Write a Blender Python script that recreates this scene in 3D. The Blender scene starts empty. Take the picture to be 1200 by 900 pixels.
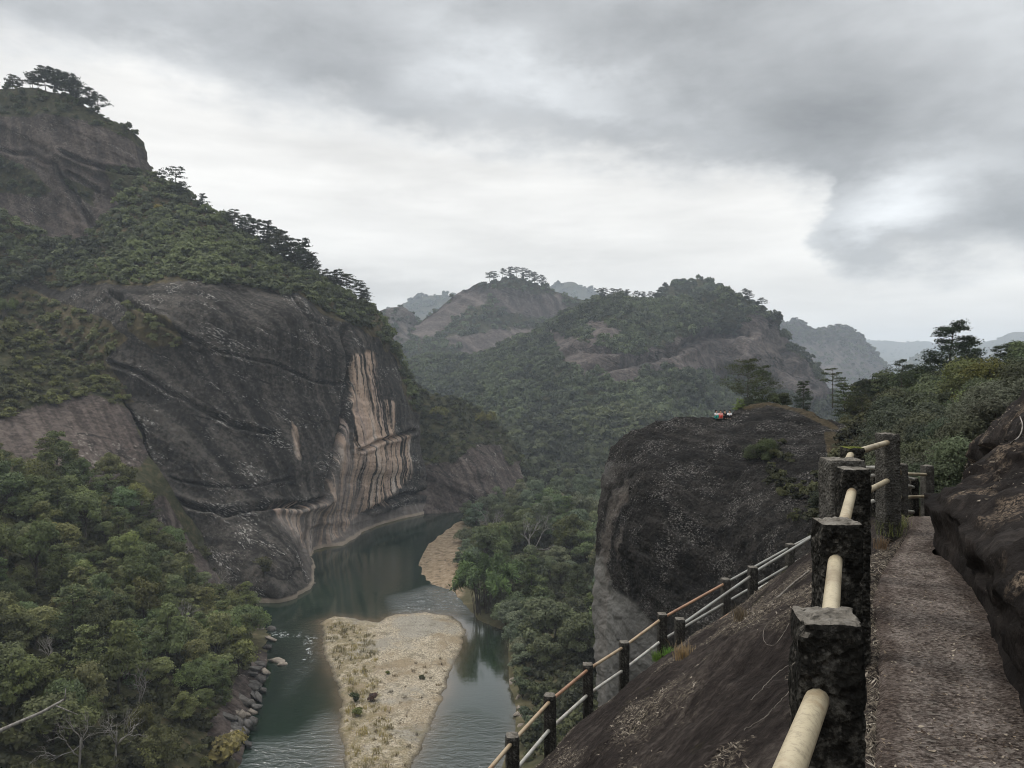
import bpy, math, random
import numpy as np
from mathutils import Vector, Matrix

# ------------------------------------------------------------------ camera, sky, sun, exposure
S = bpy.context.scene
COL = S.collection
F, CX, HY = 906.0, 600.0, 430.0            # focal length and horizon in photo pixels (1200 x 900)
cam_d = bpy.data.cameras.new("camera")
cam_d.sensor_width = 36.0
cam_d.lens = 36.0 * F / 1200.0
cam_d.shift_y = -20.0 / 1200.0
cam_d.clip_start, cam_d.clip_end = 0.05, 30000.0
cam = bpy.data.objects.new("camera", cam_d)
cam.location = (0, 0, 0)
cam.rotation_euler = (math.radians(90), 0, 0)
COL.objects.link(cam)
S.camera = cam
S.view_settings.view_transform = 'Standard'
S.view_settings.look = 'None'
S.view_settings.exposure = 0.35
S.view_settings.gamma = 1.0
S.cycles.use_denoising = True
S.cycles.pixel_filter_type = 'BLACKMAN_HARRIS'
S.cycles.filter_width = 1.05
S.cycles.max_bounces = 6
S.cycles.diffuse_bounces = 3
S.cycles.volume_bounces = 1
S.cycles.transparent_max_bounces = 8

SUN_EL, SUN_AZ = math.radians(52), math.radians(-62)   # azimuth from +y towards +x
sun_d = bpy.data.lights.new("sun", 'SUN')
sun_d.energy = 1.5
sun_d.angle = math.radians(14)
sun_d.color = (1.0, 0.95, 0.88)
sun = bpy.data.objects.new("sun", sun_d)
sdir = Vector((math.cos(SUN_EL) * math.sin(SUN_AZ), math.cos(SUN_EL) * math.cos(SUN_AZ), math.sin(SUN_EL)))
sun.rotation_euler = sdir.to_track_quat('Z', 'Y').to_euler()
COL.objects.link(sun)


class NT:
    """small helper to write node graphs"""
    def __init__(s, tree):
        s.t = tree
        s.n = tree.nodes
        s.l = tree.links

    def put(s, sock, v):
        if v is None:
            return
        if isinstance(v, bpy.types.NodeSocket):
            s.l.new(v, sock)
        else:
            if isinstance(v, (tuple, list)) and len(v) == 3 and sock.type == 'RGBA':
                v = (*v, 1)
            sock.default_value = v

    def m(s, op, a, b=None, c=None, clamp=False):
        n = s.n.new('ShaderNodeMath')
        n.operation = op
        n.use_clamp = clamp
        s.put(n.inputs[0], a)
        s.put(n.inputs[1], b)
        s.put(n.inputs[2], c)
        return n.outputs[0]

    def vm(s, op, a, b=None):
        n = s.n.new('ShaderNodeVectorMath')
        n.operation = op
        s.put(n.inputs[0], a)
        s.put(n.inputs[1], b)
        return n.outputs[0]

    def noise(s, vec, scale, detail=4, rough=0.55, dist=0.0, out='Fac'):
        n = s.n.new('ShaderNodeTexNoise')
        s.put(n.inputs['Vector'], vec)
        s.put(n.inputs['Scale'], scale)
        s.put(n.inputs['Detail'], detail)
        s.put(n.inputs['Roughness'], rough)
        s.put(n.inputs['Distortion'], dist)
        return n.outputs[out]

    def vor(s, vec, scale, feature='F1', out='Distance'):
        n = s.n.new('ShaderNodeTexVoronoi')
        n.feature = feature
        s.put(n.inputs['Vector'], vec)
        s.put(n.inputs['Scale'], scale)
        return n.outputs[out]

    def ramp(s, fac, stops, interp='LINEAR'):
        n = s.n.new('ShaderNodeValToRGB')
        n.color_ramp.interpolation = interp
        e = n.color_ramp.elements
        while len(e) < len(stops):
            e.new(0.5)
        for el, (p, c) in zip(e, stops):
            el.position = p
            if not isinstance(c, (tuple, list)):
                c = (c, c, c)
            el.color = (*c[:3], 1)
        s.put(n.inputs[0], fac)
        return n.outputs[0]

    def rng(s, v, a, b, c=0.0, d=1.0, smooth=False):
        n = s.n.new('ShaderNodeMapRange')
        if smooth:
            n.interpolation_type = 'SMOOTHSTEP'
        s.put(n.inputs[0], v)
        for i, q in enumerate((a, b, c, d)):
            s.put(n.inputs[1 + i], q)
        return n.outputs[0]

    def mix(s, f, a, b, mode='MIX'):
        n = s.n.new('ShaderNodeMix')
        n.data_type = 'RGBA'
        n.blend_type = mode
        s.put(n.inputs[0], f)
        s.put(n.inputs[6], a)
        s.put(n.inputs[7], b)
        return n.outputs[2]

    def attr(s, name, out='Fac'):
        n = s.n.new('ShaderNodeAttribute')
        n.attribute_name = name
        return n.outputs[out]

    def scalev(s, vec, sc):
        return s.vm('MULTIPLY', vec, sc)

    def bump(s, h, strength=0.5, dist=0.1, normal=None):
        n = s.n.new('ShaderNodeBump')
        s.put(n.inputs['Strength'], strength)
        s.put(n.inputs['Distance'], dist)
        s.put(n.inputs['Height'], h)
        s.put(n.inputs['Normal'], normal)
        return n.outputs[0]


def px_az(px):
    return math.atan((px - CX) / F)


def px_el(px, py):
    return math.atan((HY - py) / F * math.cos(px_az(px)))


world = bpy.data.worlds.new("World")
S.world = world
world.use_nodes = True
g = NT(world.node_tree)
for n_ in list(g.n):
    g.n.remove(n_)
tc = g.n.new('ShaderNodeTexCoord')
d_ = tc.outputs['Generated']
sep = g.n.new('ShaderNodeSeparateXYZ')
g.l.new(d_, sep.inputs[0])
az = g.m('ARCTAN2', sep.outputs[0], sep.outputs[1])
el = g.m('ARCSINE', sep.outputs[2])
cmb = g.n.new('ShaderNodeCombineXYZ')
g.put(cmb.inputs[0], az)
g.put(cmb.inputs[1], g.m('MULTIPLY', el, 2.2))
ae = cmb.outputs[0]
w1 = g.noise(ae, 2.6, 7, 0.58)
w2 = g.noise(ae, 8.0, 6, 0.6)
w3 = g.noise(g.scalev(ae, (1.0, 2.4, 1)), 3.2, 6, 0.55)
w5 = g.noise(g.scalev(ae, (1.0, 0.9, 1)), 6.0, 9, 0.56, 0.25)
w4 = g.noise(g.vm('ADD', ae, (4.3, 1.7, 0.0)), 5.0, 7, 0.6)
azw = g.m('ADD', az, g.m('MULTIPLY', g.m('SUBTRACT', w4, 0.5), 0.16))
elw = g.m('ADD', el, g.m('MULTIPLY', g.m('SUBTRACT', w2, 0.5), 0.12))
# edge of the cloud deck: elevation as a function of azimuth
edge_pts = [(-400, 30), (0, 60), (150, 70), (300, 120), (450, 155), (620, 178), (800, 195), (920, 212), (965, 240), (985, 300), (1010, 322), (1090, 320), (1140, 302), (1200, 298), (1500, 280)]
A0, A1 = -1.0, 1.0
stops = [((px_az(p) - A0) / (A1 - A0), px_el(p, q)) for p, q in edge_pts]
edge = g.ramp(g.rng(azw, A0, A1), stops)
over = g.m('ADD', g.m('SUBTRACT', elw, edge), g.m('MULTIPLY', g.m('SUBTRACT', w5, 0.5), 0.06))
deck = g.rng(over, -0.040, 0.050, 0, 1, smooth=True)


def blob(px, py, sx, sy, rot=0.0):
    a, e = px_az(px), px_el(px, py)
    x = g.m('SUBTRACT', azw, a)
    y = g.m('SUBTRACT', elw, e)
    c, s_ = math.cos(rot), math.sin(rot)
    u = g.m('ADD', g.m('MULTIPLY', x, c / (sx / F)), g.m('MULTIPLY', y, s_ / (sx / F)))
    v = g.m('ADD', g.m('MULTIPLY', x, -s_ / (sy / F)), g.m('MULTIPLY', y, c / (sy / F)))
    r2 = g.m('ADD', g.m('MULTIPLY', u, u), g.m('MULTIPLY', v, v))
    return g.m('EXPONENT', g.m('MULTIPLY', r2, -1.0))


bright = g.m('ADD', 0.80, g.m('MULTIPLY', g.m('SUBTRACT', w3, 0.5), 0.55))
for (bx, by, sx, sy, rot, amp) in [(430, 345, 190, 26, 0, -0.20), (470, 205, 120, 26, -0.2, -0.10), (1000, 260, 60, 50, 0, 0.03),
                                   (620, 290, 90, 22, 0, -0.08), (700, 300, 120, 20, 0, -0.05), (250, 190, 120, 40, -.3, 0.04)]:
    bright = g.m('ADD', bright, g.m('MULTIPLY', blob(bx, by, sx, sy, rot), amp))
grey = g.m('ADD', 0.44, g.m('ADD', g.m('MULTIPLY', g.m('SUBTRACT', w1, 0.5), 0.5), g.m('MULTIPLY', g.m('SUBTRACT', w5, 0.5), 0.36)))
for (bx, by, sx, sy, rot, amp) in [(560, 75, 90, 45, -0.2, 0.20), (700, 110, 130, 26, -0.25, 0.22), (20, 60, 150, 35, 0, 0.12), (1180, 40, 110, 60, 0, 0.12),
                                   (330, 100, 120, 30, -.3, 0.05), (800, 180, 170, 22, -.15, -0.07), (540, 150, 130, 20, -.2, -0.06),
                                   (1050, 238, 50, 36, 0, 0.40), (1140, 190, 70, 26, 0, 0.18), (1165, 225, 50, 50, 0, -0.14), (1025, 300, 60, 22, 0, -0.22), (950, 60, 260, 70, 0, -0.07), (870, 150, 160, 40, -.2, -0.08), (260, 40, 160, 40, -.2, -0.06)]:
    grey = g.m('ADD', grey, g.m('MULTIPLY', blob(bx, by, sx, sy, rot), amp))
lum = g.m('ADD', g.m('MULTIPLY', bright, g.m('SUBTRACT', 1.0, deck)), g.m('MULTIPLY', grey, deck))
lum = g.m('MULTIPLY', lum, g.m('ADD', 1.0, g.m('MULTIPLY', g.rng(el, 0.46, 1.1, 0, 1, smooth=True), 3.3)))
tintc = g.mix(deck, (1.0, 0.98, 0.94), (0.96, 0.985, 1.0))
lc = g.n.new('ShaderNodeCombineXYZ')
for i in range(3):
    g.put(lc.inputs[i], lum)
cloud = g.mix(1.0, tintc, lc.outputs[0], 'MULTIPLY')
sky_n = g.n.new('ShaderNodeTexSky')
sky_n.sky_type = 'NISHITA'
sky_n.sun_disc = False
sky_n.sun_elevation = SUN_EL
sky_n.sun_rotation = SUN_AZ
sky_n.altitude = 300
skyb = g.vm('MULTIPLY', sky_n.outputs[0], (1.0, 1.0, 1.0))
cloud10 = g.vm('MULTIPLY', cloud, (10.0, 10.0, 10.0))
skymix = g.mix(0.95, skyb, cloud10)
bg = g.n.new('ShaderNodeBackground')
g.put(bg.inputs[0], skymix)
bg.inputs[1].default_value = 0.1
wo = g.n.new('ShaderNodeOutputWorld')
g.l.new(bg.outputs[0], wo.inputs[0])

# ------------------------------------------------------------------ helpers
rng = np.random.default_rng(7)
R_ = random.Random(11)


def P(px, py, D):
    px, py, D = np.asarray(px, float), np.asarray(py, float), np.asarray(D, float)
    return np.stack([(px - CX) / F * D, D + 0 * px, (HY - py) / F * D], -1)


def proj(V):
    return CX + V[..., 0] / V[..., 1] * F, HY - V[..., 2] / V[..., 1] * F


_perm = np.random.default_rng(3).permutation(256)
_perm = np.concatenate([_perm, _perm, _perm])
_grad = np.random.default_rng(4).normal(size=(256, 3))
_grad /= np.linalg.norm(_grad, axis=1)[:, None]


def perlin(p):
    p = np.asarray(p, float)
    i = np.floor(p).astype(int)
    f = p - i
    u = f * f * f * (f * (f * 6 - 15) + 10)
    i &= 255
    out = 0
    for dx in (0, 1):
        for dy in (0, 1):
            for dz in (0, 1):
                h = _perm[_perm[_perm[(i[..., 0] + dx) & 255] + ((i[..., 1] + dy) & 255)] + ((i[..., 2] + dz) & 255)]
                gr = _grad[h]
                dd = f - np.array([dx, dy, dz])
                w = (u[..., 0] if dx else 1 - u[..., 0]) * (u[..., 1] if dy else 1 - u[..., 1]) * (u[..., 2] if dz else 1 - u[..., 2])
                out = out + w * (gr * dd).sum(-1)
    return out * 1.5


def fbm(p, octv=5, gain=0.5, lac=2.03):
    a, s, t = 1.0, 0.0, 0.0
    p = np.asarray(p, float)
    for k in range(octv):
        s = s + a * perlin(p + 17.3 * k)
        t += a
        p = p * lac
        a *= gain
    return s / t


def ridge(p, octv=4):
    a, s, t = 1.0, 0.0, 0.0
    p = np.asarray(p, float)
    for k in range(octv):
        s = s + a * (1 - np.abs(perlin(p + 9.1 * k)) * 2)
        t += a
        p = p * 2.1
        a *= 0.5
    return s / t


def smooth(a, b, x):
    t = np.clip((x - a) / (b - a), 0, 1)
    return t * t * (3 - 2 * t)


def in_poly(px, py, poly):
    px, py = np.asarray(px), np.asarray(py)
    c = np.zeros(px.shape, bool)
    n = len(poly)
    for k in range(n):
        x0, y0 = poly[k]
        x1, y1 = poly[(k + 1) % n]
        if y0 == y1:
            continue
        t = ((y0 > py) != (y1 > py)) & (px < (x1 - x0) * (py - y0) / (y1 - y0) + x0)
        c ^= t
    return c


def seg_dist(x, y, poly, closed=True):
    best = np.full(np.shape(x), 1e9)
    n = len(poly)
    for k in range(n if closed else n - 1):
        x0, y0 = poly[k]
        x1, y1 = poly[(k + 1) % n]
        dx, dy = x1 - x0, y1 - y0
        t = np.clip(((x - x0) * dx + (y - y0) * dy) / (dx * dx + dy * dy + 1e-9), 0, 1)
        best = np.minimum(best, np.hypot(x - x0 - t * dx, y - y0 - t * dy))
    return best


def new_mesh(name, V, Q, mat=None, attrs=None, smooth_shade=False):
    V = np.ascontiguousarray(V, np.float32).reshape(-1, 3)
    Q = np.ascontiguousarray(Q, np.int32)
    k = Q.shape[1]
    me = bpy.data.meshes.new(name)
    me.vertices.add(len(V))
    me.vertices.foreach_set('co', V.ravel())
    me.loops.add(Q.size)
    me.loops.foreach_set('vertex_index', Q.ravel())
    me.polygons.add(len(Q))
    me.polygons.foreach_set('loop_start', np.arange(0, Q.size, k, dtype=np.int32))
    me.polygons.foreach_set('loop_total', np.full(len(Q), k, np.int32))
    if smooth_shade:
        me.polygons.foreach_set('use_smooth', np.ones(len(Q), bool))
    for an, av in (attrs or {}).items():
        at = me.attributes.new(an, 'FLOAT', 'POINT')
        at.data.foreach_set('value', np.ascontiguousarray(av, np.float32).ravel())
    me.update()
    me.validate()
    if mat:
        me.materials.append(mat)
    return me


def link(name, me, parent=None, loc=None):
    o = bpy.data.objects.new(name, me)
    COL.objects.link(o)
    if parent:
        o.parent = parent
    if loc is not None:
        o.location = loc
    return o


def tag(o, label=None, cat=None, group=None, kind=None):
    if label:
        o['label'] = label
    if cat:
        o['category'] = cat
    if group:
        o['group'] = group
    if kind:
        o['kind'] = kind
    return o


def empty(name, loc=(0, 0, 0)):
    o = bpy.data.objects.new(name, None)
    o.empty_display_size = 0.2
    COL.objects.link(o)
    o.location = loc
    return o


def grid_quads(nu, nv):
    a = np.arange(nu * nv).reshape(nv, nu)
    return np.stack([a[:-1, :-1], a[:-1, 1:], a[1:, 1:], a[1:, :-1]], -1).reshape(-1, 4)


def tps(ctrl):
    c = np.array(ctrl, float)
    X = c[:, :2] / 100.0
    y = np.log(c[:, 2])
    n = len(c)

    def K(A, B):
        r2 = ((A[:, None, :] - B[None]) ** 2).sum(-1)
        return 0.5 * r2 * np.log(r2 + 1e-9)
    M = np.zeros((n + 3, n + 3))
    M[:n, :n] = K(X, X) + 0.002 * np.eye(n)
    M[:n, n] = 1
    M[:n, n + 1:] = X
    M[n:, :n] = M[:n, n:].T
    w = np.linalg.solve(M, np.concatenate([y, [0, 0, 0]]))

    def f(px, py):
        sh = np.shape(px)
        A = np.stack([np.ravel(px), np.ravel(py)], -1) / 100.0
        out = np.empty(len(A))
        for i in range(0, len(A), 20000):
            B = A[i:i + 20000]
            out[i:i + 20000] = K(B, X) @ w[:n] + w[n] + B @ w[n + 1:]
        return np.exp(out).reshape(sh)
    return f


def poly_at(pts, t):
    """point on a polyline, by fraction of its length"""
    pts = np.array(pts, float)
    L = np.concatenate([[0], np.cumsum(np.hypot(*np.diff(pts[:, :2], axis=0).T))])
    L /= L[-1]
    return np.stack([np.interp(t, L, pts[:, k]) for k in range(pts.shape[1])], -1)


def blur(a, k=2):
    for _ in range(k):
        a = (a + np.roll(a, 1, 0) + np.roll(a, -1, 0) + np.roll(a, 1, 1) + np.roll(a, -1, 1)) / 5
    return a


class Sheet:
    """a landform: a surface between four outlines, with real distances, carried on round its back"""
    def __init__(s, top, bottom, left, right, ctrl, nu, nv, back_top=None, back_right=None, back_left=None, skirt=0.0, disp=None, jitter=1.0):
        u, v = np.linspace(0, 1, nu), np.linspace(0, 1, nv)
        T, B = poly_at(top, u), poly_at(bottom, u)
        L, Rr = poly_at(left, v), poly_at(right, v)
        U, Vv = u[None, :, None], v[:, None, None]
        C = (1 - Vv) * T[None] + Vv * B[None] + (1 - U) * L[:, None] + U * Rr[:, None] - (
            (1 - U) * (1 - Vv) * T[0] + U * (1 - Vv) * T[-1] + (1 - U) * Vv * B[0] + U * Vv * B[-1])
        px, py = C[..., 0], C[..., 1]
        D = tps(ctrl)(px, py)
        W = P(px, py, D)

        def extend(W, axis, end, steps):
            # steps: (metres further from the camera, metres inward/down)
            edge = W[0 if end == 0 else -1] if axis == 0 else W[:, 0 if end == 0 else -1]
            rows = []
            for (dd, dx, dz) in steps:
                e = edge.copy()
                k = (e[..., 1] + dd) / e[..., 1]
                e[..., 0] = e[..., 0] * k + dx
                e[..., 1] += dd
                e[..., 2] = e[..., 2] * (k if axis == 1 else 1) + dz
                rows.append(e)
            rows = np.stack(rows, axis)
            if end == 0:
                rows = np.flip(rows, axis)
                return np.concatenate([rows, W], axis), len(steps)
            return np.concatenate([W, rows], axis), 0
        r0 = c0 = 0
        nr, nc = W.shape[:2]
        if back_left:
            W, c0 = extend(W, 1, 0, back_left)
        if back_right:
            W, _ = extend(W, 1, 1, back_right)
        if back_top:
            W, r0 = extend(W, 0, 0, back_top)
        if skirt:
            W, _ = extend(W, 0, 1, [(0, 0, -skirt * 0.3), (0, 0, -skirt)])
        s.W, s.r0, s.c0, s.nr, s.nc = W, r0, c0, nr, nc
        s.W0 = W.copy()
        N = s.normals()
        front = N[r0:r0 + nr, c0:c0 + nc]
        if (front * W[r0:r0 + nr, c0:c0 + nc]).sum(-1).mean() > 0:
            N = -N
            s.flip = True
        else:
            s.flip = False
        if disp:
            s.W = W + N * disp(W, N)[..., None]
        s.N = s.normals() * (-1 if s.flip else 1)
        s.px, s.py = proj(s.W)

    def normals(s):
        du = np.gradient(s.W, axis=1)
        dv = np.gradient(s.W, axis=0)
        n = np.cross(du, dv)
        return n / (np.linalg.norm(n, axis=-1, keepdims=True) + 1e-9)

    def mask(s, polys, warp=10.0, soft=1.0):
        wx = warp * fbm(s.W * (0.05 if s.W[..., 1].mean() > 60 else 0.2), 4)
        wy = warp * fbm(s.W * (0.05 if s.W[..., 1].mean() > 60 else 0.2) + 31.0, 4)
        m = np.zeros(s.px.shape, bool)
        for p in polys:
            m |= in_poly(s.px + wx * 2, s.py + wy * 2, p)
        return m.astype(float)

    def build(s, name, mat, attrs=None):
        nv, nu = s.W.shape[:2]
        q = grid_quads(nu, nv)
        if not s.flip:
            q = q[:, ::-1]
        me = new_mesh(name, s.W.reshape(-1, 3), q, mat, {k: v.ravel() for k, v in (attrs or {}).items()}, True)
        return tag(link(name, me), kind='structure')

    def scatter(s, polys, n, mind, rg, weight=None, zmin=-59.5, up=-1.0):
        """points on the front of the sheet inside outlines, spaced at least mind metres apart"""
        W, px, py = s.W, s.px, s.py
        a = np.linalg.norm(np.cross(W[1:, :-1] - W[:-1, :-1], W[:-1, 1:] - W[:-1, :-1]), axis=-1)
        ok = np.zeros(a.shape, bool)
        for p in polys:
            ok |= in_poly(px[:-1, :-1], py[:-1, :-1], p)
        ok &= W[:-1, :-1, 2] > zmin
        ok &= s.N[:-1, :-1, 2] > up
        w = a * ok
        if weight is not None:
            w = w * weight[:-1, :-1]
        w = w.ravel()
        if w.sum() <= 0:
            return np.zeros((0, 3))
        w /= w.sum()
        out, cell = [], {}
        tries = rg.choice(len(w), size=n * 12, p=w)
        nu = a.shape[1]
        for t in tries:
            i, j = divmod(t, nu)
            fu, fv = rg.random(2)
            p = W[i, j] + (W[i, j + 1] - W[i, j]) * fu + (W[i + 1, j] - W[i, j]) * fv
            k = tuple(np.floor(p / mind).astype(int))
            bad = False
            for dx in (-1, 0, 1):
                for dy in (-1, 0, 1):
                    for dz in (-1, 0, 1):
                        for q in cell.get((k[0] + dx, k[1] + dy, k[2] + dz), ()):
                            if ((p - q) ** 2).sum() < mind * mind:
                                bad = True
            if bad:
                continue
            cell.setdefault(k, []).append(p)
            out.append(p)
            if len(out) >= n:
                break
        return np.array(out).reshape(-1, 3)

    def crest(s, x):
        sl = (slice(s.r0, s.r0 + s.nr // 2), slice(s.c0, s.c0 + s.nc))
        px, py = s.px[sl], s.py[sl]
        near = np.where(np.abs(px - x) < 1.5, py, 1e9)
        i = np.unravel_index(np.argmin(near), near.shape)
        return s.W[sl][i].copy(), py[i]

    def at(s, x, y):
        """surface point whose picture position is nearest x, y"""
        sl = (slice(s.r0, s.r0 + s.nr), slice(s.c0, s.c0 + s.nc))
        d = (s.px[sl] - x) ** 2 + (s.py[sl] - y) ** 2
        i = np.unravel_index(np.argmin(d), d.shape)
        return s.W[sl][i]


# ------------------------------------------------------------------ materials
def new_mat(name, rough=0.85, spec=0.06):
    m = bpy.data.materials.new(name)
    m.use_nodes = True
    t = NT(m.node_tree)
    b = t.n['Principled BSDF']
    b.inputs['Roughness'].default_value = rough
    b.inputs['Specular IOR Level'].default_value = spec
    return m, t, b


def obj_vec(t):
    return t.n.new('ShaderNodeTexCoord').outputs['Object']


def rock_mat(name, sc=1.0, cols=((0.012, 0.011, 0.0105), (0.036, 0.033, 0.031), (0.085, 0.078, 0.072)), fleck=(0.30, 0.28, 0.26), fleck_t=0.64, fleck_amt=0.7,
             veg_cols=((0.020, 0.022, 0.011), (0.05, 0.048, 0.025), (0.12, 0.085, 0.05)), stain=False, streak=True, dip=0.48, bumpd=0.5, iso=False, sdir=(0.7, 0.7), smooth_col=(0.13, 0.12, 0.115), stain_cols=((0.48, 0.42, 0.37), (0.45, 0.325, 0.24), (0.28, 0.225, 0.20))):
    m, t, b = new_mat(name, 0.9, 0.06)
    p = obj_vec(t)
    big = t.noise(p, 0.035 * sc, 5, 0.6)
    fine = t.noise(p, 0.9 * sc, 8, 0.65)
    # layers that dip to the right
    sx = t.n.new('ShaderNodeSeparateXYZ')
    t.l.new(p, sx.inputs[0])
    q = t.m('ADD', sx.outputs[2], t.m('MULTIPLY', sx.outputs[0], dip))
    along = t.attr('along') if sdir is None else t.m('ADD', t.m('MULTIPLY', sx.outputs[0], sdir[0]), t.m('MULTIPLY', sx.outputs[1], sdir[1]))
    cs = t.n.new('ShaderNodeCombineXYZ')
    t.put(cs.inputs[0], along)
    t.put(cs.inputs[1], 0.0)
    t.put(cs.inputs[2], t.m('MULTIPLY', sx.outputs[2], 0.045))
    stv = cs.outputs[0]
    stk = t.noise(stv, 0.30 * sc, 5, 0.6)
    cq = t.n.new('ShaderNodeCombineXYZ')
    t.put(cq.inputs[0], t.m('MULTIPLY', sx.outputs[0], 0.42))
    t.put(cq.inputs[1], t.m('MULTIPLY', sx.outputs[1], 0.42))
    t.put(cq.inputs[2], t.m('MULTIPLY', q, 1.3))
    lay = t.noise(cq.outputs[0], 0.9 * sc, 5, 0.65)
    f = t.m('ADD', t.m('ADD', t.m('MULTIPLY', big, 0.40), t.m('MULTIPLY', t.m('SUBTRACT', fine, .11), 0.90)), t.m('MULTIPLY', t.m('SUBTRACT', t.noise(t.scalev(p, (1, 1, .6)), 0.22 * sc, 5, 0.7), 0.38), .42))
    if streak:
        f = t.m('ADD', f, t.m('MULTIPLY', t.m('SUBTRACT', stk, 0.5), 1.15))
    f = t.m('ADD', f, t.m('MULTIPLY', t.m('SUBTRACT', lay, 0.5), 0.35))
    col = t.ramp(f, [(0.30, cols[0]), (0.56, cols[1]), (0.82, cols[2])])
    fl = t.noise(t.scalev(p, (1.0, 1.0, 1.7)), 1.1 * sc, 8, 0.78) if iso else t.noise(cq.outputs[0], 2.1 * sc, 8, 0.75)
    if not iso:
        # thin dark partings with bright flecks under them
        cl2 = t.n.new('ShaderNodeCombineXYZ')
        t.put(cl2.inputs[0], t.m('MULTIPLY', sx.outputs[0], 0.02))
        t.put(cl2.inputs[1], t.m('MULTIPLY', sx.outputs[1], 0.02))
        t.put(cl2.inputs[2], t.m('MULTIPLY', q, 0.16))
        ln = t.m('ADD', t.noise(cl2.outputs[0], 1.0 * sc, 3, 0.5), t.m('MULTIPLY', t.m('SUBTRACT', t.noise(p, 0.12 * sc, 5, .6), .5), .10))
        dl = t.m('SUBTRACT', ln, 0.5)
        near = t.m('SUBTRACT', 1.0, t.rng(t.m('ABSOLUTE', dl), 0.012, 0.06))
        near = t.m('MAXIMUM', near, t.attr('band'))
        fl = t.m('ADD', fl, t.m('MULTIPLY', t.m('SUBTRACT', near, 0.55), 0.085))
        crack = t.m('MULTIPLY', t.m('SUBTRACT', 1.0, t.rng(t.m('ABSOLUTE', dl), 0.003, 0.010)), t.rng(t.noise(p, .08 * sc, 3), .42, .55))
        col = t.mix(t.m('MULTIPLY', crack, .8), col, (0.006, 0.0055, 0.005))
    fl = t.m('MULTIPLY', fl, t.rng(t.noise(p, 0.09 * sc, 4, 0.6), 0.35, 0.6, 0.86, 1.08))
    flm = t.m('MULTIPLY', t.rng(fl, fleck_t, fleck_t + 0.07), fleck_amt)
    col = t.mix(flm, col, fleck)
    if stain:
        sm = t.attr('smoothrock')
        sc2 = t.ramp(t.noise(t.scalev(stv, (1, 1, 4)), 0.25, 6, 0.6), [(0.3, tuple(.45 * x for x in smooth_col)), (0.6, smooth_col), (0.75, tuple(min(1, 1.5 * x) for x in smooth_col))])
        col = t.mix(t.m('MULTIPLY', sm, 0.9), col, sc2)
        at = t.rng(t.m('ADD', t.attr('stain'), t.m('MULTIPLY', t.m('SUBTRACT', t.noise(stv, .22, 5, .65), .5), 1.7)), .3, .75)
        s1 = t.noise(stv, 0.42, 4, 0.6)
        s2 = t.noise(t.scalev(stv, (1, 1, 3)), 0.10, 4, 0.6)
        big_s = t.noise(t.scalev(stv, (1, 1, 2.2)), 0.13, 4, 0.65)
        sm_ = t.m('MULTIPLY', t.rng(t.m('ADD', s1, t.m('MULTIPLY', t.m('SUBTRACT', fine, .5), .12)), 0.462, 0.515), t.rng(big_s, .40, .48))
        at = t.m('MULTIPLY', at, t.m('SUBTRACT', 1.0, t.m('MULTIPLY', sm, .3)))
        sc3 = t.ramp(s2, [(0.35, stain_cols[0]), (0.5, stain_cols[1]), (0.66, stain_cols[2])])
        col = t.mix(t.m('MULTIPLY', t.m('MULTIPLY', sm_, at), t.rng(fine, 0.35, 0.5, 0.55, 0.95)), col, sc3)
        tide = t.m('MULTIPLY', t.rng(sx.outputs[2], -59.2, -58.7, 1, 0), .8)
        col = t.mix(tide, col, (0.30, 0.245, 0.19))
    vg = t.attr('veg')
    vn = t.noise(p, 0.5 * sc, 7, 0.7)
    vc = t.ramp(vn, [(0.32, veg_cols[0]), (0.55, veg_cols[1]), (0.75, veg_cols[2])])
    vm = t.rng(t.m('ADD', vg, t.m('MULTIPLY', t.m('SUBTRACT', t.noise(p, 0.35 * sc, 6, 0.65), 0.5), 1.2)), 0.35, 0.65)
    col = t.mix(vm, col, vc)
    t.put(b.inputs['Base Color'], col)
    h = t.m('ADD', t.m('MULTIPLY', fine, 1.0), t.m('MULTIPLY', lay, 0.8))
    h = t.m('ADD', h, t.m('MULTIPLY', t.noise(p, 4.0 * sc, 5, 0.7), 0.3))
    t.put(b.inputs['Normal'], t.bump(h, 0.9, bumpd / sc))
    return m


def leaf_mat(name):
    m, t, b = new_mat(name, 0.6, 0.06)
    oi = t.n.new('ShaderNodeObjectInfo')
    ti = t.attr('tint')
    p = obj_vec(t)
    cl = t.noise(p, 0.45, 3, 0.6)
    v = t.m('ADD', t.m('MULTIPLY', ti, 0.9), t.m('MULTIPLY', cl, 0.9))
    v = t.m('ADD', v, t.m('MULTIPLY', oi.outputs['Random'], 0.5))
    br = t.rng(v, 0.35, 1.9, 0.60, 2.15)
    hs = t.n.new('ShaderNodeHueSaturation')
    t.put(hs.inputs['Hue'], t.rng(oi.outputs['Random'], 0, 1, 0.468, 0.508))
    t.put(hs.inputs['Saturation'], t.rng(ti, 0, 1, 0.8, 1.1))
    t.put(hs.inputs['Value'], br)
    t.put(hs.inputs['Color'], oi.outputs['Color'])
    t.put(b.inputs['Base Color'], hs.outputs[0])
    tr = t.n.new('ShaderNodeBsdfTranslucent')
    t.put(tr.inputs[0], hs.outputs[0])
    mx = t.n.new('ShaderNodeMixShader')
    mx.inputs[0].default_value = 0.25
    t.l.new(b.outputs[0], mx.inputs[1])
    t.l.new(tr.outputs[0], mx.inputs[2])
    t.l.new(mx.outputs[0], t.n['Material Output'].inputs[0])
    return m


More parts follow.
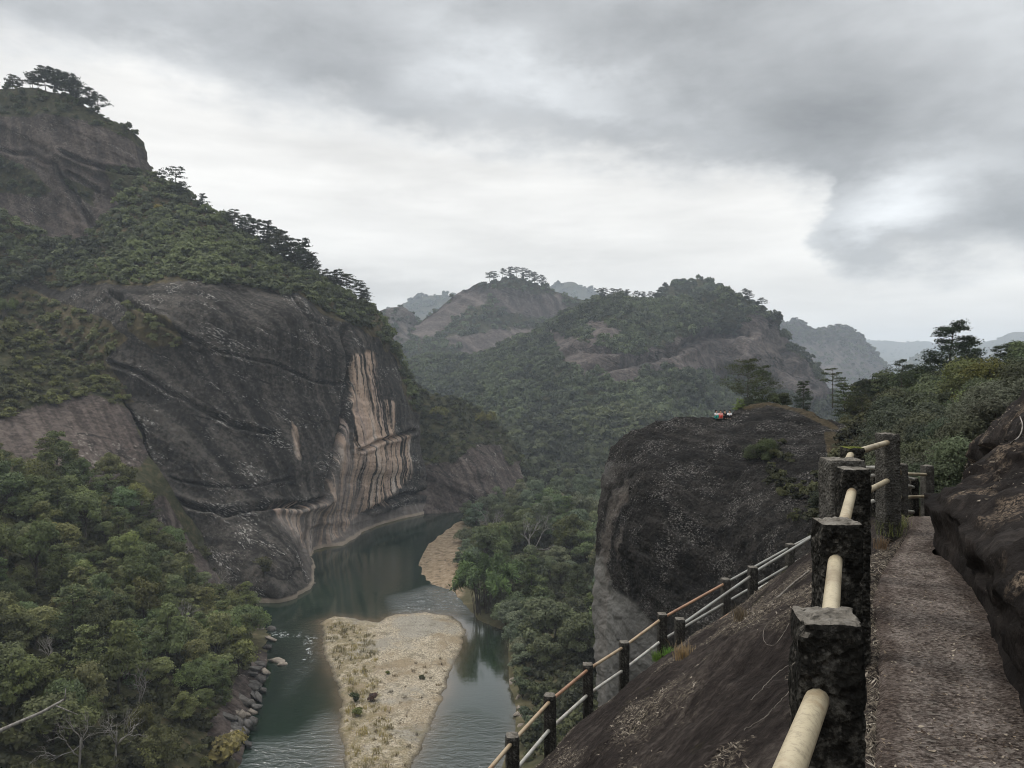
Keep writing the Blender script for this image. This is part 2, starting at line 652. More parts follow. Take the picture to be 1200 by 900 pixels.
def simple_mat(name, c0, c1, scale=6.0, rough=0.8, bump=0.3, bd=0.02, spec=0.06, t0=0.35, t1=0.65, vecsc=(1, 1, 1)):
    m, t, b = new_mat(name, rough, spec)
    p = t.scalev(obj_vec(t), vecsc)
    n = t.noise(p, scale, 7, 0.65)
    t.put(b.inputs['Base Color'], t.ramp(n, [(t0, c0), (t1, c1)]))
    if bump:
        t.put(b.inputs['Normal'], t.bump(n, bump, bd))
    return m


M_LEAF = leaf_mat("foliage")
M_BARK = simple_mat("bark", (0.03, 0.024, 0.02), (0.09, 0.075, 0.06), 3, vecsc=(1, 1, .25))
M_PALEBARK = simple_mat("pale_bark", (0.12, 0.108, 0.095), (0.27, 0.25, 0.225), 3, vecsc=(1, 1, .3))
M_CLIFF = rock_mat("cliff_rock", 1.0, cols=((0.0060, 0.0052, 0.0044), (0.0235, 0.0205, 0.0175), (0.080, 0.070, 0.060)), stain=True, smooth_col=(0.20, 0.172, 0.152), fleck=(0.36, 0.34, 0.31), fleck_t=0.60, fleck_amt=0.85, sdir=None, veg_cols=((0.028, 0.025, 0.013), (0.075, 0.060, 0.032), (0.15, 0.11, 0.065)))
M_REDROCK = rock_mat("reddish_rock", 1.0, cols=((0.014, 0.011, 0.0098), (0.050, 0.039, 0.034), (0.115, 0.092, 0.079)), fleck=(0.28, 0.25, 0.22), fleck_t=0.60)
M_HILL = rock_mat("hill_rock", 0.5, cols=((0.03, 0.025, 0.024), (0.075, 0.06, 0.055), (0.15, 0.125, 0.11)), fleck=(0.3, 0.27, 0.24), fleck_t=0.63, bumpd=1.0)
M_DARKROCK = rock_mat("lichen_rock", 4.0, cols=((0.003, 0.0027, 0.0024), (0.0095, 0.0085, 0.0076), (0.030, 0.027, 0.024)), fleck=(0.16, 0.15, 0.14), fleck_t=0.565, fleck_amt=0.85, iso=True, sdir=(.8, .6), veg_cols=((0.020, 0.017, 0.010), (0.048, 0.037, 0.022), (0.10, 0.074, 0.045)),
                      stain=True, dip=0.5, bumpd=0.8, smooth_col=(0.15, 0.145, 0.135), stain_cols=((0.2, 0.19, 0.18), (0.13, 0.125, 0.118), (0.17, 0.145, 0.125)))

# ------------------------------------------------------------------ plant shapes (numpy: vertices, quads, tint per vertex)


def unit(v):
    return v / (np.linalg.norm(v, axis=-1, keepdims=True) + 1e-9)


def leaf_quads(C, N, w, l, rg, droop=0.0):
    """leaf-clump faces: centres C, facing N, half width w, half length l"""
    n = len(C)
    r = unit(rg.normal(size=(n, 3)))
    N = unit(N)
    t1 = unit(np.cross(N, r))
    t2 = np.cross(N, t1)
    w = np.broadcast_to(w, (n,))[:, None]
    l = np.broadcast_to(l, (n,))[:, None]
    bend = N * (0.35 * w)
    V = np.stack([C - t2 * l, C + t1 * w - bend, C + t2 * l, C - t1 * w - bend], 1)
    V = V + rg.normal(size=V.shape) * (w[:, None, :] * 0.22)
    if droop:
        V[:, 2, 2] -= droop * l[:, 0]
    tint = np.repeat(rg.random(n), 4)
    return V.reshape(-1, 3), np.arange(n * 4).reshape(-1, 4), tint


def join(parts):
    Vs, Qs, Ts, o = [], [], [], 0
    for V, Q, T in parts:
        Vs.append(V)
        Qs.append(Q + o)
        Ts.append(T)
        o += len(V)
    return np.concatenate(Vs), np.concatenate(Qs), np.concatenate(Ts)


def tube(pts, rad, sides=6):
    pts = np.asarray(pts, float)
    rad = np.broadcast_to(np.asarray(rad, float), (len(pts),))
    tan = unit(np.gradient(pts, axis=0))
    ref = np.array([0.31, 0.12, 0.94]) if abs(tan[:, 2]).mean() < 0.8 else np.array([1.0, 0.1, 0.0])
    a = unit(np.cross(tan, ref))
    b = np.cross(tan, a)
    th = np.linspace(0, 2 * np.pi, sides, endpoint=False)
    V = pts[:, None] + rad[:, None, None] * (np.cos(th)[None, :, None] * a[:, None] + np.sin(th)[None, :, None] * b[:, None])
    n = len(pts)
    i = np.arange(n * sides).reshape(n, sides)
    j = np.roll(i, -1, 1)
    Q = np.stack([i[:-1], j[:-1], j[1:], i[1:]], -1).reshape(-1, 4)
    caps = []
    V = V.reshape(-1, 3)
    for k, row in ((0, i[0][::-1]), (1, i[-1])):
        c = len(V)
        V = np.concatenate([V, pts[[0 if k == 0 else -1]]])
        for s_ in range(0, sides, 2):
            caps.append([c, row[s_], row[(s_ + 1) % sides], row[(s_ + 2) % sides]])
    Q = np.concatenate([Q, np.array(caps)])
    return V, Q, np.full(len(V), 0.5)


def limb(p0, p1, r0, r1, rg, n=5, wob=0.06, sides=5, sag=0.0):
    p0, p1 = np.array(p0, float), np.array(p1, float)
    t = np.linspace(0, 1, n)[:, None]
    L = np.linalg.norm(p1 - p0)
    pts = p0 + (p1 - p0) * t
    pts[1:-1] += rg.normal(size=(n - 2, 3)) * wob * L
    pts[:, 2] += sag * L * (t[:, 0] ** 2 - t[:, 0])
    return tube(pts, np.linspace(r0, r1, n), sides)


def crown_broad(rg, n=2400, R=4.0, H=6.5, base=2.6, leaf=0.26, lobes=13, spread=1.0):
    L = []
    for k in range(lobes):
        a = rg.uniform(0, 2 * np.pi)
        h = rg.beta(1.4, 1.2)
        rr = R * 0.86 * np.sqrt(rg.uniform(0.02, 1)) * (1 - 0.75 * max(0, h - 0.35))
        L.append((np.array([rr * np.cos(a) * spread, rr * np.sin(a), base + h * (H * 0.8) + 0.1 * H]), R * rg.uniform(0.17, 0.46)))
    parts = []
    per = n // lobes
    for c, r in L:
        d = unit(rg.normal(size=(int(per * 1.6), 3)))
        d[:, 2] = np.where(d[:, 2] < -0.35, -d[:, 2], d[:, 2])
        rad = r * (1 - 0.5 * rg.random(len(d)) ** 2.0) * (1 + 0.34 * perlin(d * 2.6 + c)) * (1 + 0.3 * (rg.random(len(d)) < .12))
        p = c + d * rad[:, None] * np.array([1.08, 1.08, 0.78])
        keep = np.ones(len(p), bool)
        for c2, r2 in L:
            if c2 is not c:
                keep &= (((p - c2) / np.array([1.08, 1.08, .78])) ** 2).sum(-1) > (0.72 * r2) ** 2
        p, d = p[keep][:per], d[keep][:per]
        nn = d + rg.normal(size=d.shape) * 0.45 + np.array([0, 0, 0.35])
        V, Q, T = leaf_quads(p, nn, leaf * rg.uniform(0.6, 1.3, len(p)), leaf * rg.uniform(0.8, 1.7, len(p)), rg)
        T = T * 0.5 + 0.5 * rg.random()
        parts.append((V, Q, T))
    return join(parts), L


def trunk_broad(rg, L, base=2.6, r=0.2):
    parts = [limb((0, 0, -1.2), (rg.normal() * .25, rg.normal() * .25, base + 1.6), r, r * 0.55, rg, 6, 0.03, 7)]
    top = np.array([0, 0, base + 0.4])
    for c, rr in L:
        s = top + np.array([0, 0, rg.uniform(-0.6, 1.2)])
        parts.append(limb(s, c, r * 0.42, r * 0.1, rg, 5, 0.05, 5))
    return join(parts)


def pine_shape(rg, H=10.0, n_br=26, first=0.4, leaf=0.2, per=16, width=2.6, flat=0.22, lean=0.06, clusters=5):
    tp = np.array([[0, 0, -1.0], [0, 0, 0], [0, 0, H * .3], [0, 0, H * .62], [0, 0, H * .97]], float)
    off = np.cumsum(rg.normal(size=(5, 2)) * lean * H * 0.35, 0)
    tp[1:, :2] += off[1:]
    tr = [tube(poly3(tp, 10), np.linspace(0.018 * H, 0.005 * H, 10), 7)]
    lv = []
    for k in range(n_br):
        h = first + (1 - first) * (k + rg.random()) / n_br
        h = min(h, 0.985)
        q = poly3(tp, 40)
        p0 = q[int(np.clip(h * 36 + 3, 0, 39))]
        L = width * (0.35 + 0.9 * math.sin(math.pi * min(1, (h - first) / (1 - first) * 0.72 + 0.22))) * rg.uniform(0.55, 1.15)
        a = k * 2.4 + rg.normal() * 0.5
        rise = rg.uniform(-0.02, 0.28) + 0.25 * (h - 0.6)
        p1 = p0 + np.array([math.cos(a) * L, math.sin(a) * L, rise * L])
        tr.append(limb(p0, p1, 0.006 * H, 0.0018 * H, rg, 5, 0.06, 4, 0.25))
        for c in range(clusters):
            f = rg.uniform(0.38, 1.05)
            c0 = p0 + (p1 - p0) * f + rg.normal(size=3) * np.array([0.24, 0.24, 0.06]) * L * 0.6
            m = per
            rr = rg.uniform(0.22, 0.42) * L * 0.55 + 0.18
            d = rg.normal(size=(m, 3)) * np.array([rr, rr, rr * flat]) * 0.75
            nn = np.array([0, 0, 1.0]) + rg.normal(size=(m, 3)) * 0.5
            V, Q, T = leaf_quads(c0 + d, nn, leaf * rg.uniform(.5, 1.1, m), leaf * rg.uniform(.9, 1.8, m), rg)
            lv.append((V, Q, T * 0.6 + 0.4 * rg.random()))
    return join(lv), join(tr)


def poly3(pts, n):
    """smooth curve through points"""
    pts = np.asarray(pts, float)
    m = len(pts)
    t = np.linspace(0, m - 1, n)
    out = []
    for x in t:
        i = int(min(m - 2, math.floor(x)))
        f = x - i
        p0, p1, p2, p3 = pts[max(0, i - 1)], pts[i], pts[i + 1], pts[min(m - 1, i + 2)]
        out.append(0.5 * ((2 * p1) + (-p0 + p2) * f + (2 * p0 - 5 * p1 + 4 * p2 - p3) * f * f + (-p0 + 3 * p1 - 3 * p2 + p3) * f ** 3))
    return np.array(out)


def bare_shape(rg, H=9.0, depth=4):
    tr = []

    def br(p, d, L, r, k):
        e = p + d * L
        tr.append(limb(p, e, r, r * 0.6, rg, 4, 0.05, 4 if k else 6))
        if k >= depth:
            return
        for _ in range(3 if k else 5):
            nd = unit(d + rg.normal(size=3) * (0.55 if k else 0.5) + np.array([0, 0, 0.22]))
            br(p + (e - p) * rg.uniform(0.45, 1.0), nd, L * rg.uniform(0.5, 0.75), r * 0.5, k + 1)
    br(np.array([0, 0, -0.6]), np.array([0.05, 0.02, 1.0]), H * 0.42, 0.016 * H, 0)
    return join(tr)


def bamboo_shape(rg, H=11.0, n=38, leaf=0.30):
    lv, st = [], []
    for k in range(n):
        a = rg.uniform(0, 2 * np.pi)
        rb = 1.6 * math.sqrt(rg.random())
        out = rg.uniform(0.25, 1.0)
        h = H * rg.uniform(0.55, 1.0) * (1.1 - 0.25 * out)
        d = np.array([math.cos(a), math.sin(a), 0])
        b = d * rb
        pts = np.array([b - [0, 0, .8], b + d * out * 0.8 + [0, 0, h * .45], b + d * out * 2.6 + [0, 0, h * .85], b + d * out * 5.2 + [0, 0, h * .92], b + d * out * 6.8 + [0, 0, h * .72]])
        c = poly3(pts, 12)
        st.append(tube(c, np.linspace(0.05, 0.012, 12), 4))
        m = 190
        f = rg.uniform(0.25, 1, m) ** 0.7
        pos = np.stack([np.interp(f * 11, np.arange(12), c[:, i]) for i in range(3)], -1)
        pos += rg.normal(size=(m, 3)) * np.array([.36, .36, .26])
        nn = d * 0.5 + np.array([0, 0, 0.8]) + rg.normal(size=(m, 3)) * 0.5
        V, Q, T = leaf_quads(pos, nn, leaf * .45 * rg.uniform(.6, 1.2, m), leaf * 1.25 * rg.uniform(.7, 1.3, m), rg, 0.7)
        lv.append((V, Q, T * 0.5 + 0.5 * rg.random()))
    return join(lv), join(st)


def shrub_shape(rg, n=900, R=1.3, H=1.5, leaf=0.11, lobes=7):
    (lv, L) = crown_broad(rg, n, R, H, 0.05, leaf, lobes)
    st = join([limb((0, 0, -0.5), c, 0.035 * R, 0.01 * R, rg, 4, 0.06, 4) for c, r in L])
    return lv, st


def mass_mesh(name, protos, pts, scl, rg, sx=1.0):
    """a far wood: many crowns in one mesh"""
    Vs, Qs, Ts, o = [], [], [], 0
    for p, s_ in zip(pts, scl):
        V, Q, T = protos[rg.integers(len(protos))]
        a = rg.uniform(0, 2 * np.pi)
        c, s2 = math.cos(a), math.sin(a)
        X = V * s_
        X = np.stack([X[:, 0] * c - X[:, 1] * s2, X[:, 0] * s2 + X[:, 1] * c, X[:, 2] * rg.uniform(0.8, 1.25)], -1) + p
        Vs.append(X)
        Qs.append(Q + o)
        Ts.append(T * 0.5 + rg.random() * 1.3 - 0.4 + 0.9 * float(perlin(np.array(p) * 0.02)))
        o += len(V)
    return new_mesh(name, np.concatenate(Vs), np.concatenate(Qs), M_LEAF, {'tint': np.concatenate(Ts)})


def to_mesh(name, vqt, mat):
    return new_mesh(name, vqt[0], vqt[1], mat, {'tint': vqt[2]})


class Kind:
    """one kind of plant: shared meshes for crown and trunk, copied as objects"""
    def __init__(s, name, shapes, bark=None, cat='tree', crown='crown', trunk='trunk'):
        s.name, s.cat, s.cn, s.tn = name, cat, crown, trunk
        s.v = [(to_mesh(crown, c, M_LEAF) if c is not None else None, to_mesh(trunk, t, bark or M_BARK) if t is not None else None) for c, t in shapes]

    def place(s, p, scale, color, label, group=None, rz=None, v=None, stretch=1.0, tilt=0.0):
        v = R_.randrange(len(s.v)) if v is None else v
        r = empty(s.name, p)
        r.rotation_euler = (R_.uniform(-tilt, tilt), R_.uniform(-tilt, tilt), R_.uniform(0, 6.28) if rz is None else rz)
        r.scale = (scale, scale, scale * stretch)
        tag(r, label, s.cat, group)
        for nm, me in ((s.cn, s.v[v][0]), (s.tn, s.v[v][1])):
            if me is None:
                continue
            o = link(nm, me, r)
            k = R_.uniform(0.72, 1.32)
            o.color = (color[0] * k * R_.uniform(.9, 1.1), color[1] * k, color[2] * k * R_.uniform(.88, 1.12), 1)
        return r


rg = np.random.default_rng(21)
broad_shapes = []
for i in range(6):
    lv, L = crown_broad(rg, 4200, rg.uniform(3.5, 4.3), rg.uniform(5.5, 7.5), 2.2, 0.19, 20, 1.0)
    broad_shapes.append((lv, trunk_broad(rg, L)))
K_BROAD = Kind('broadleaf_tree', broad_shapes)
K_PINE = Kind('pine_tree', [pine_shape(rg, 10, int(nb * 1.3), f, 0.2, 19, w, .34, .07, 4) for f, w, nb in ((.45, 2.3, 17), (.55, 2.7, 14), (.4, 2.1, 18), (.6, 2.8, 12), (.66, 2.4, 10))])
K_FIR = Kind('conifer_tree', [pine_shape(rg, 11, 46, .12, .15, 26, w, .5, .02, 5) for w in (2.0, 2.4, 1.7)])
K_BARE = Kind('bare_tree', [(None, bare_shape(rg, 9)) for _ in range(4)], M_PALEBARK, 'tree', 'crown', 'trunk')
K_BAMBOO = Kind('bamboo_clump', [bamboo_shape(rg)], None, 'bamboo', 'leaves', 'culms')
K_SHRUB = Kind('shrub', [shrub_shape(rg, 900, 1.3, rg.uniform(1.2, 1.9), .12) for _ in range(5)], None, 'bush', 'leaves', 'stems')
K_FINE = Kind('bush', [shrub_shape(rg, 5200, 2.2, 2.6, 0.085, 13) for _ in range(4)], None, 'bush', 'leaves', 'stems')
K_NEAR = Kind('bush', [shrub_shape(rg, 15000, 2.2, 2.6, 0.042, 16) for _ in range(2)], None, 'bush', 'leaves', 'stems')
far_protos = []
for i in range(8):
    lv, L = crown_broad(rg, 130, 3.6, 3.6, -0.6, 0.75, 6)
    far_protos.append(lv)
mid_protos = []
for i in range(6):
    lv, L = crown_broad(rg, 300, 3.2, 3.4, -0.8, 0.46, 8)
    mid_protos.append(lv)

C_OLIVE = (0.086, 0.096, 0.038)
C_GREEN = (0.066, 0.084, 0.034)
C_GREY = (0.076, 0.09, 0.05)
C_DARK = (0.046, 0.058, 0.028)
C_YEL = (0.13, 0.135, 0.035)
C_PINE = (0.030, 0.037, 0.021)
C_DRY = (0.11, 0.085, 0.045)

# ------------------------------------------------------------------ ground, river, island
RIV = -60.0


def rpt(px, py):
    D = F * -RIV / (py - HY)
    return ((px - CX) / F * D, D)


river_px = [(262, 1150), (283, 900), (292, 850), (312, 790), (318, 742), (300, 706), (365, 684), (368, 648), (400, 640), (430, 622), (500, 601), (560, 597), (640, 594),
            (650, 603), (560, 607), (535, 612), (505, 635), (490, 655), (493, 672), (505, 685), (530, 692), (562, 727), (598, 742), (597, 765), (598, 800), (606, 830), (604, 862), (578, 925), (560, 1150)]
river = [rpt(*p) for p in river_px]
isl_px = [(377, 728), (392, 722), (420, 726), (442, 729), (462, 720), (500, 718), (530, 722), (547, 738), (541, 755), (530, 782), (521, 812), (509, 842), (496, 872), (478, 905), (466, 960),
          (398, 960), (403, 905), (403, 875), (398, 850), (401, 820), (391, 790), (379, 765)]
isle = [rpt(*p) for p in isl_px]

gx, gy = np.meshgrid(np.linspace(-260, 330, 296), np.linspace(60, 520, 231))
sd = seg_dist(gx, gy, river)
ins = in_poly(gx, gy, river)
sd = np.where(ins, sd, -sd)
gp = np.stack([gx, gy, 0 * gx], -1)
rise = np.clip(-sd, 0, 40)
right_side = smooth(-30, 0, gx)
gz = np.where(sd > 0, -np.minimum(sd * .3, 2.0), right_side * (np.minimum(rise * .3, 2.6) + np.clip(rise - 8, 0, 40) * .06) + 0.1) + RIV + 0.35 * fbm(gp * 0.12, 4) * np.clip(-sd / 3, 0, 1)
ground = type('G', (), {})()
ground.W = np.stack([gx, gy, gz], -1)
m, t, b = new_mat("valley_soil", 0.95, 0.1)
p = obj_vec(t)
n1 = t.noise(p, 0.3, 8, 0.7)
c1 = t.ramp(n1, [(0.3, (0.035, 0.035, 0.018)), (0.55, (0.075, 0.066, 0.036)), (0.75, (0.16, 0.13, 0.085))])
sandc = t.ramp(t.noise(p, 0.6, 8, 0.75), [(0.35, (0.06, 0.045, 0.03)), (0.5, (0.19, 0.14, 0.09)), (0.66, (0.26, 0.21, 0.15))])
c1 = t.mix(t.attr('sand'), c1, sandc)
t.put(b.inputs['Base Color'], c1)
t.put(b.inputs['Normal'], t.bump(n1, 0.6, 0.4))
M_SOIL = m
gpx, gpy = proj(ground.W)
sand = (in_poly(gpx + 5 * fbm(ground.W * .2, 3), gpy, [(485, 612), (540, 600), (545, 700), (485, 700)])).astype(float)
me = new_mesh('ground', ground.W.reshape(-1, 3), grid_quads(296, 231), M_SOIL, {'sand': sand.ravel()}, True)
tag(link('ground', me), kind='structure')
G_ = 5000.0
me = new_mesh('terrain', [(-G_, -1500, -78), (G_, -1500, -78), (G_, 6500, -78), (-G_, 6500, -78)], [(0, 1, 2, 3)], M_SOIL, {'sand': [0] * 4})
tag(link('terrain', me), kind='structure')


class GroundSheet(Sheet):
    def __init__(s, W):
        s.W = W
        s.flip = False
        s.r0 = s.c0 = 0
        s.nr, s.nc = W.shape[:2]
        s.N = np.abs(s.normals())
        s.px, s.py = proj(W)


GS = GroundSheet(ground.W)

# water
wx, wy = np.meshgrid(np.linspace(-130, 70, 260), np.linspace(62, 400, 400))
wW = np.stack([wx, wy, 0 * wx + RIV], -1)
wpx, wpy = proj(wW)
jx, jy = 14 * fbm(wW * .08, 4), 10 * fbm(wW * .08 + 40, 4)


ripple = np.zeros(wx.shape)
for poly, amp in (([(455, 700), (500, 686), (545, 692), (560, 722), (500, 722), (460, 722)], 1.0), ([(290, 870), (340, 868), (385, 830), (405, 860), (405, 910), (280, 920)], 0.9),
                  ([(490, 850), (560, 830), (605, 850), (600, 930), (470, 930)], 0.75), ([(325, 735), (380, 728), (385, 765), (355, 810), (325, 830)], 0.35), ([(440, 640), (500, 640), (480, 690), (420, 690)], 0.10)):
    ripple = np.maximum(ripple, amp * in_poly(wpx + jx, wpy + jy, poly))
ripple = blur(ripple, 8)
foam = np.zeros(wx.shape)
for poly in ([(318, 738), (352, 738), (352, 746), (318, 746)], [(358, 744), (370, 746), (360, 790), (352, 790)]):
    foam = np.maximum(foam, 1.0 * in_poly(wpx + jx * .4, wpy + jy * .3, poly))
foam = np.maximum(blur(foam, 1), .45 * in_poly(wpx + jx * .6, wpy + jy * .5, [(462, 712), (500, 690), (540, 694), (556, 716), (500, 718), (470, 722)]))
isd_w = seg_dist(wx, wy, isle)
bank_w = np.abs(seg_dist(wx, wy, river))
shallow = np.maximum(np.exp(-np.maximum(isd_w + 1.2 * fbm(wW * .2, 3), 0) / 1.9), .6 * np.exp(-bank_w / 1.2) * (wx > -10))
m, t, b = new_mat("river_water", 0.06, 0.5)
p = obj_vec(t)
b.inputs['IOR'].default_value = 1.95
t.put(b.inputs['Base Color'], t.ramp(t.noise(p, 0.03, 4), [(0.3, (0.005, 0.011, 0.0065)), (0.7, (0.009, 0.020, 0.012))]))
rp = t.attr('ripple')
w_a = t.noise(t.scalev(p, (0.55, 1.0, 1)), 0.9, 4, 0.6)
w_b = t.noise(t.scalev(p, (0.8, 1.0, 1)), 2.6, 3, 0.6)
h = t.m('ADD', w_a, t.m('MULTIPLY', w_b, 0.4))
st = t.m('ADD', 0.03, t.m('MULTIPLY', rp, 0.9))
t.put(b.inputs['Normal'], t.bump(h, st, 0.45))
t.put(b.inputs['Base Color'], t.mix(t.attr('shallow'), b.inputs['Base Color'].links[0].from_socket, (0.085, 0.066, 0.042)))
fm = t.m('MULTIPLY', t.attr('foam'), t.m('MULTIPLY', t.rng(t.noise(t.scalev(p, (.7, .5, 1)), 1.1, 7, .75, 1.0), .52, .66), .7))
t.put(b.inputs['Base Color'], t.mix(fm, b.inputs['Base Color'].links[0].from_socket, (0.6, 0.62, 0.62)))
t.put(b.inputs['Roughness'], t.m('ADD', 0.05, t.m('MULTIPLY', fm, 0.6)))
me = new_mesh('river', wW.reshape(-1, 3), grid_quads(260, 400), m, {'ripple': ripple.ravel(), 'foam': foam.ravel(), 'shallow': shallow.ravel()}, True)
tag(link('river', me), kind='structure')

# gravel island
ix, iy = np.meshgrid(np.arange(-62, 0, 0.4), np.arange(84, 190, 0.4))
isd = seg_dist(ix, iy, isle)
iin = in_poly(ix, iy, isle)
ip = np.stack([ix, iy, 0 * ix], -1)
isd = np.where(iin, isd, -isd) + 1.1 * fbm(ip * 0.3, 3)
iz = RIV + np.where(isd > 0, 0.9 * (1 - np.exp(-isd * 0.35)), isd * .4) + 0.16 * fbm(ip * 0.5, 4) * np.clip(isd, 0, 1)
iW = np.stack([ix, iy, iz], -1)
q = grid_quads(ix.shape[1], ix.shape[0])
keep = (isd.ravel()[q] > -2.0).all(1)
m, t, b = new_mat("gravel", 0.9, 0.2)
p = obj_vec(t)
peb = t.vor(p, 4.2, 'F1', 'Color')
sp = t.n.new('ShaderNodeSeparateColor')
t.l.new(peb, sp.inputs[0])
gc = t.ramp(sp.outputs[0], [(0.0, (0.14, 0.12, 0.085)), (0.5, (0.27, 0.225, 0.16)), (1.0, (0.40, 0.345, 0.26))])
pat = t.noise(p, 0.12, 6, 0.65)
gc = t.mix(t.rng(pat, 0.48, 0.6, 0, .85), gc, (0.19, 0.145, 0.09))
gc = t.mix(t.rng(t.noise(p, 0.07, 5, .6), 0.52, 0.6, 0, .6), gc, (0.20, 0.19, 0.165))
gc = t.mix(t.m('MULTIPLY', t.rng(t.noise(p, 0.3, 6, 0.7), 0.55, 0.66), 0.6), gc, (0.085, 0.07, 0.045))
gr = t.m('MULTIPLY', t.attr('grass'), t.rng(t.noise(p, 0.5, 6, 0.7), 0.42, 0.56))
gc = t.mix(t.m('MULTIPLY', gr, .7), gc, t.ramp(t.noise(p, 1.5, 4), [(0.35, (0.085, 0.075, 0.032)), (0.65, (0.20, 0.155, 0.085))]))
wet = t.rng(t.m('ADD', t.attr('edge'), t.m('MULTIPLY', t.m('SUBTRACT', pat, .5), 2.0)), -0.1, 1.0)
gc = t.mix(wet, (0.055, 0.045, 0.03), gc)
t.put(b.inputs['Base Color'], gc)
t.put(b.inputs['Normal'], t.bump(t.vor(p, 4.2), 0.7, 0.18))
ipx, ipy = proj(iW)
grass = in_poly(ipx + 12 * fbm(iW * .15, 3), ipy, [(370, 720), (440, 730), (440, 790), (455, 840), (450, 960), (380, 960), (400, 850), (375, 770)]).astype(float)
grass = np.maximum(grass, .8 * in_poly(ipx + 10 * fbm(iW * .15, 3), ipy, [(400, 860), (500, 850), (490, 960), (390, 960)]))
me = new_mesh('gravel_island', iW.reshape(-1, 3), q[keep], m, {'grass': grass.ravel(), 'edge': isd.ravel()}, True)
tag(link('gravel_island', me), kind='structure')
IS = GroundSheet(iW)

# ------------------------------------------------------------------ left side: peak, cliff, forest slope


def cut(disp, cracks, store):
    """displacement with real clefts along given outlines: (points, half width in photo pixels, depth in metres)"""
    def f(W, N):
        px, py = proj(W)
        jx, jy = 5 * fbm(W * .09, 3), 5 * fbm(W * .09 + 20, 3)
        d = disp(W, N)
        band = np.zeros(px.shape)
        for pts, w, dep in cracks:
            r = seg_dist(px + jx, py + jy, pts, False)
            d = d - dep * np.exp(-(r / w) ** 2) + 0.35 * dep * np.exp(-((r - 2.6 * w) / (1.6 * w)) ** 2)
            band = np.maximum(band, np.exp(-((r - 2.2 * w) / (1.7 * w)) ** 2))
        store.append(band)
        return d
    return f


band1, band2 = [], []


def cliff_disp(a_big=3.0, a_led=1.6, a_flute=0.9, a_fine=0.35, dip=0.48, sc=1.0, spacing=5.0):
    def f(W, N):
        q = W[..., 2] + dip * W[..., 0] + 1.6 * fbm(W * 0.05 * sc, 3)
        steep = 1 - smooth(0.45, 0.85, np.abs(N[..., 2]))
        led = perlin(np.stack([q / spacing * sc, W[..., 0] * .012 * sc, W[..., 1] * .012 * sc], -1))
        led2 = perlin(np.stack([q / (spacing * .37) * sc, W[..., 0] * .03 * sc, W[..., 1] * .03 * sc], -1) + 7)
        led = np.sign(led) * np.abs(led) ** 0.55
        fl = fbm(np.stack([W[..., 0] * .33, W[..., 1] * .33, W[..., 2] * .022], -1) * sc, 4)
        return (a_big * fbm(W * 0.028 * sc, 5) + steep * (a_led * led + 0.5 * a_led * led2 * (0.5 + fbm(W * .04 * sc + 3, 2)) + a_flute * fl) + a_fine * fbm(W * 0.45 * sc, 4))
    return f


S1 = Sheet(top=[(-120, 92), (-40, 100), (0, 106), (40, 104), (75, 112), (110, 128), (150, 150), (168, 168), (176, 196)],
           bottom=[(-120, 390), (60, 380), (240, 350)], left=[(-120, 92), (-120, 390)], right=[(176, 196), (178, 216), (205, 260), (240, 350)],
           ctrl=[(-120, 92, 372), (0, 104, 366), (75, 108, 362), (150, 150, 356), (176, 196, 358), (0, 150, 352), (80, 150, 345), (150, 185, 345), (0, 220, 345), (100, 220, 338), (165, 215, 344), (50, 300, 320),
                 (150, 270, 328), (0, 300, 322), (240, 350, 325), (-120, 300, 330)],
           nu=190, nv=150, back_top=[(4, 0, -2), (10, 0, -7), (22, 0, -20), (45, 0, -70)], back_right=[(5, -1, 0), (14, -5, 0), (30, -16, 0)], disp=cut(cliff_disp(3.5, 1.2, 1.0, .4), [([(72, 178), (98, 190), (125, 199), (162, 206)], 2.2, 3.5), ([(82, 205), (100, 214), (118, 224)], 2, 3), ([(62, 190), (75, 215), (92, 235), (108, 262), (112, 280)], 3, 3.5), ([(-20, 175), (30, 178), (55, 190)], 2, 2)], band1))
v1 = [[(-150, 60), (0, 90), (60, 90), (130, 120), (185, 180), (172, 176), (150, 160), (100, 145), (60, 135), (0, 135), (-150, 140)], [(-150, 175), (0, 180), (40, 200), (62, 225), (40, 232), (0, 225), (-150, 220)],
      [(70, 205), (110, 225), (115, 245), (85, 225)], [(120, 190), (180, 200), (250, 240), (220, 360), (120, 330), (120, 270), (140, 240)], [(-150, 260), (40, 280), (90, 300), (90, 400), (-150, 400)]]
V1 = S1.mask(v1, 4)
S1.build('mountain_peak', M_REDROCK, {'veg': V1, 'band': band1[0]})

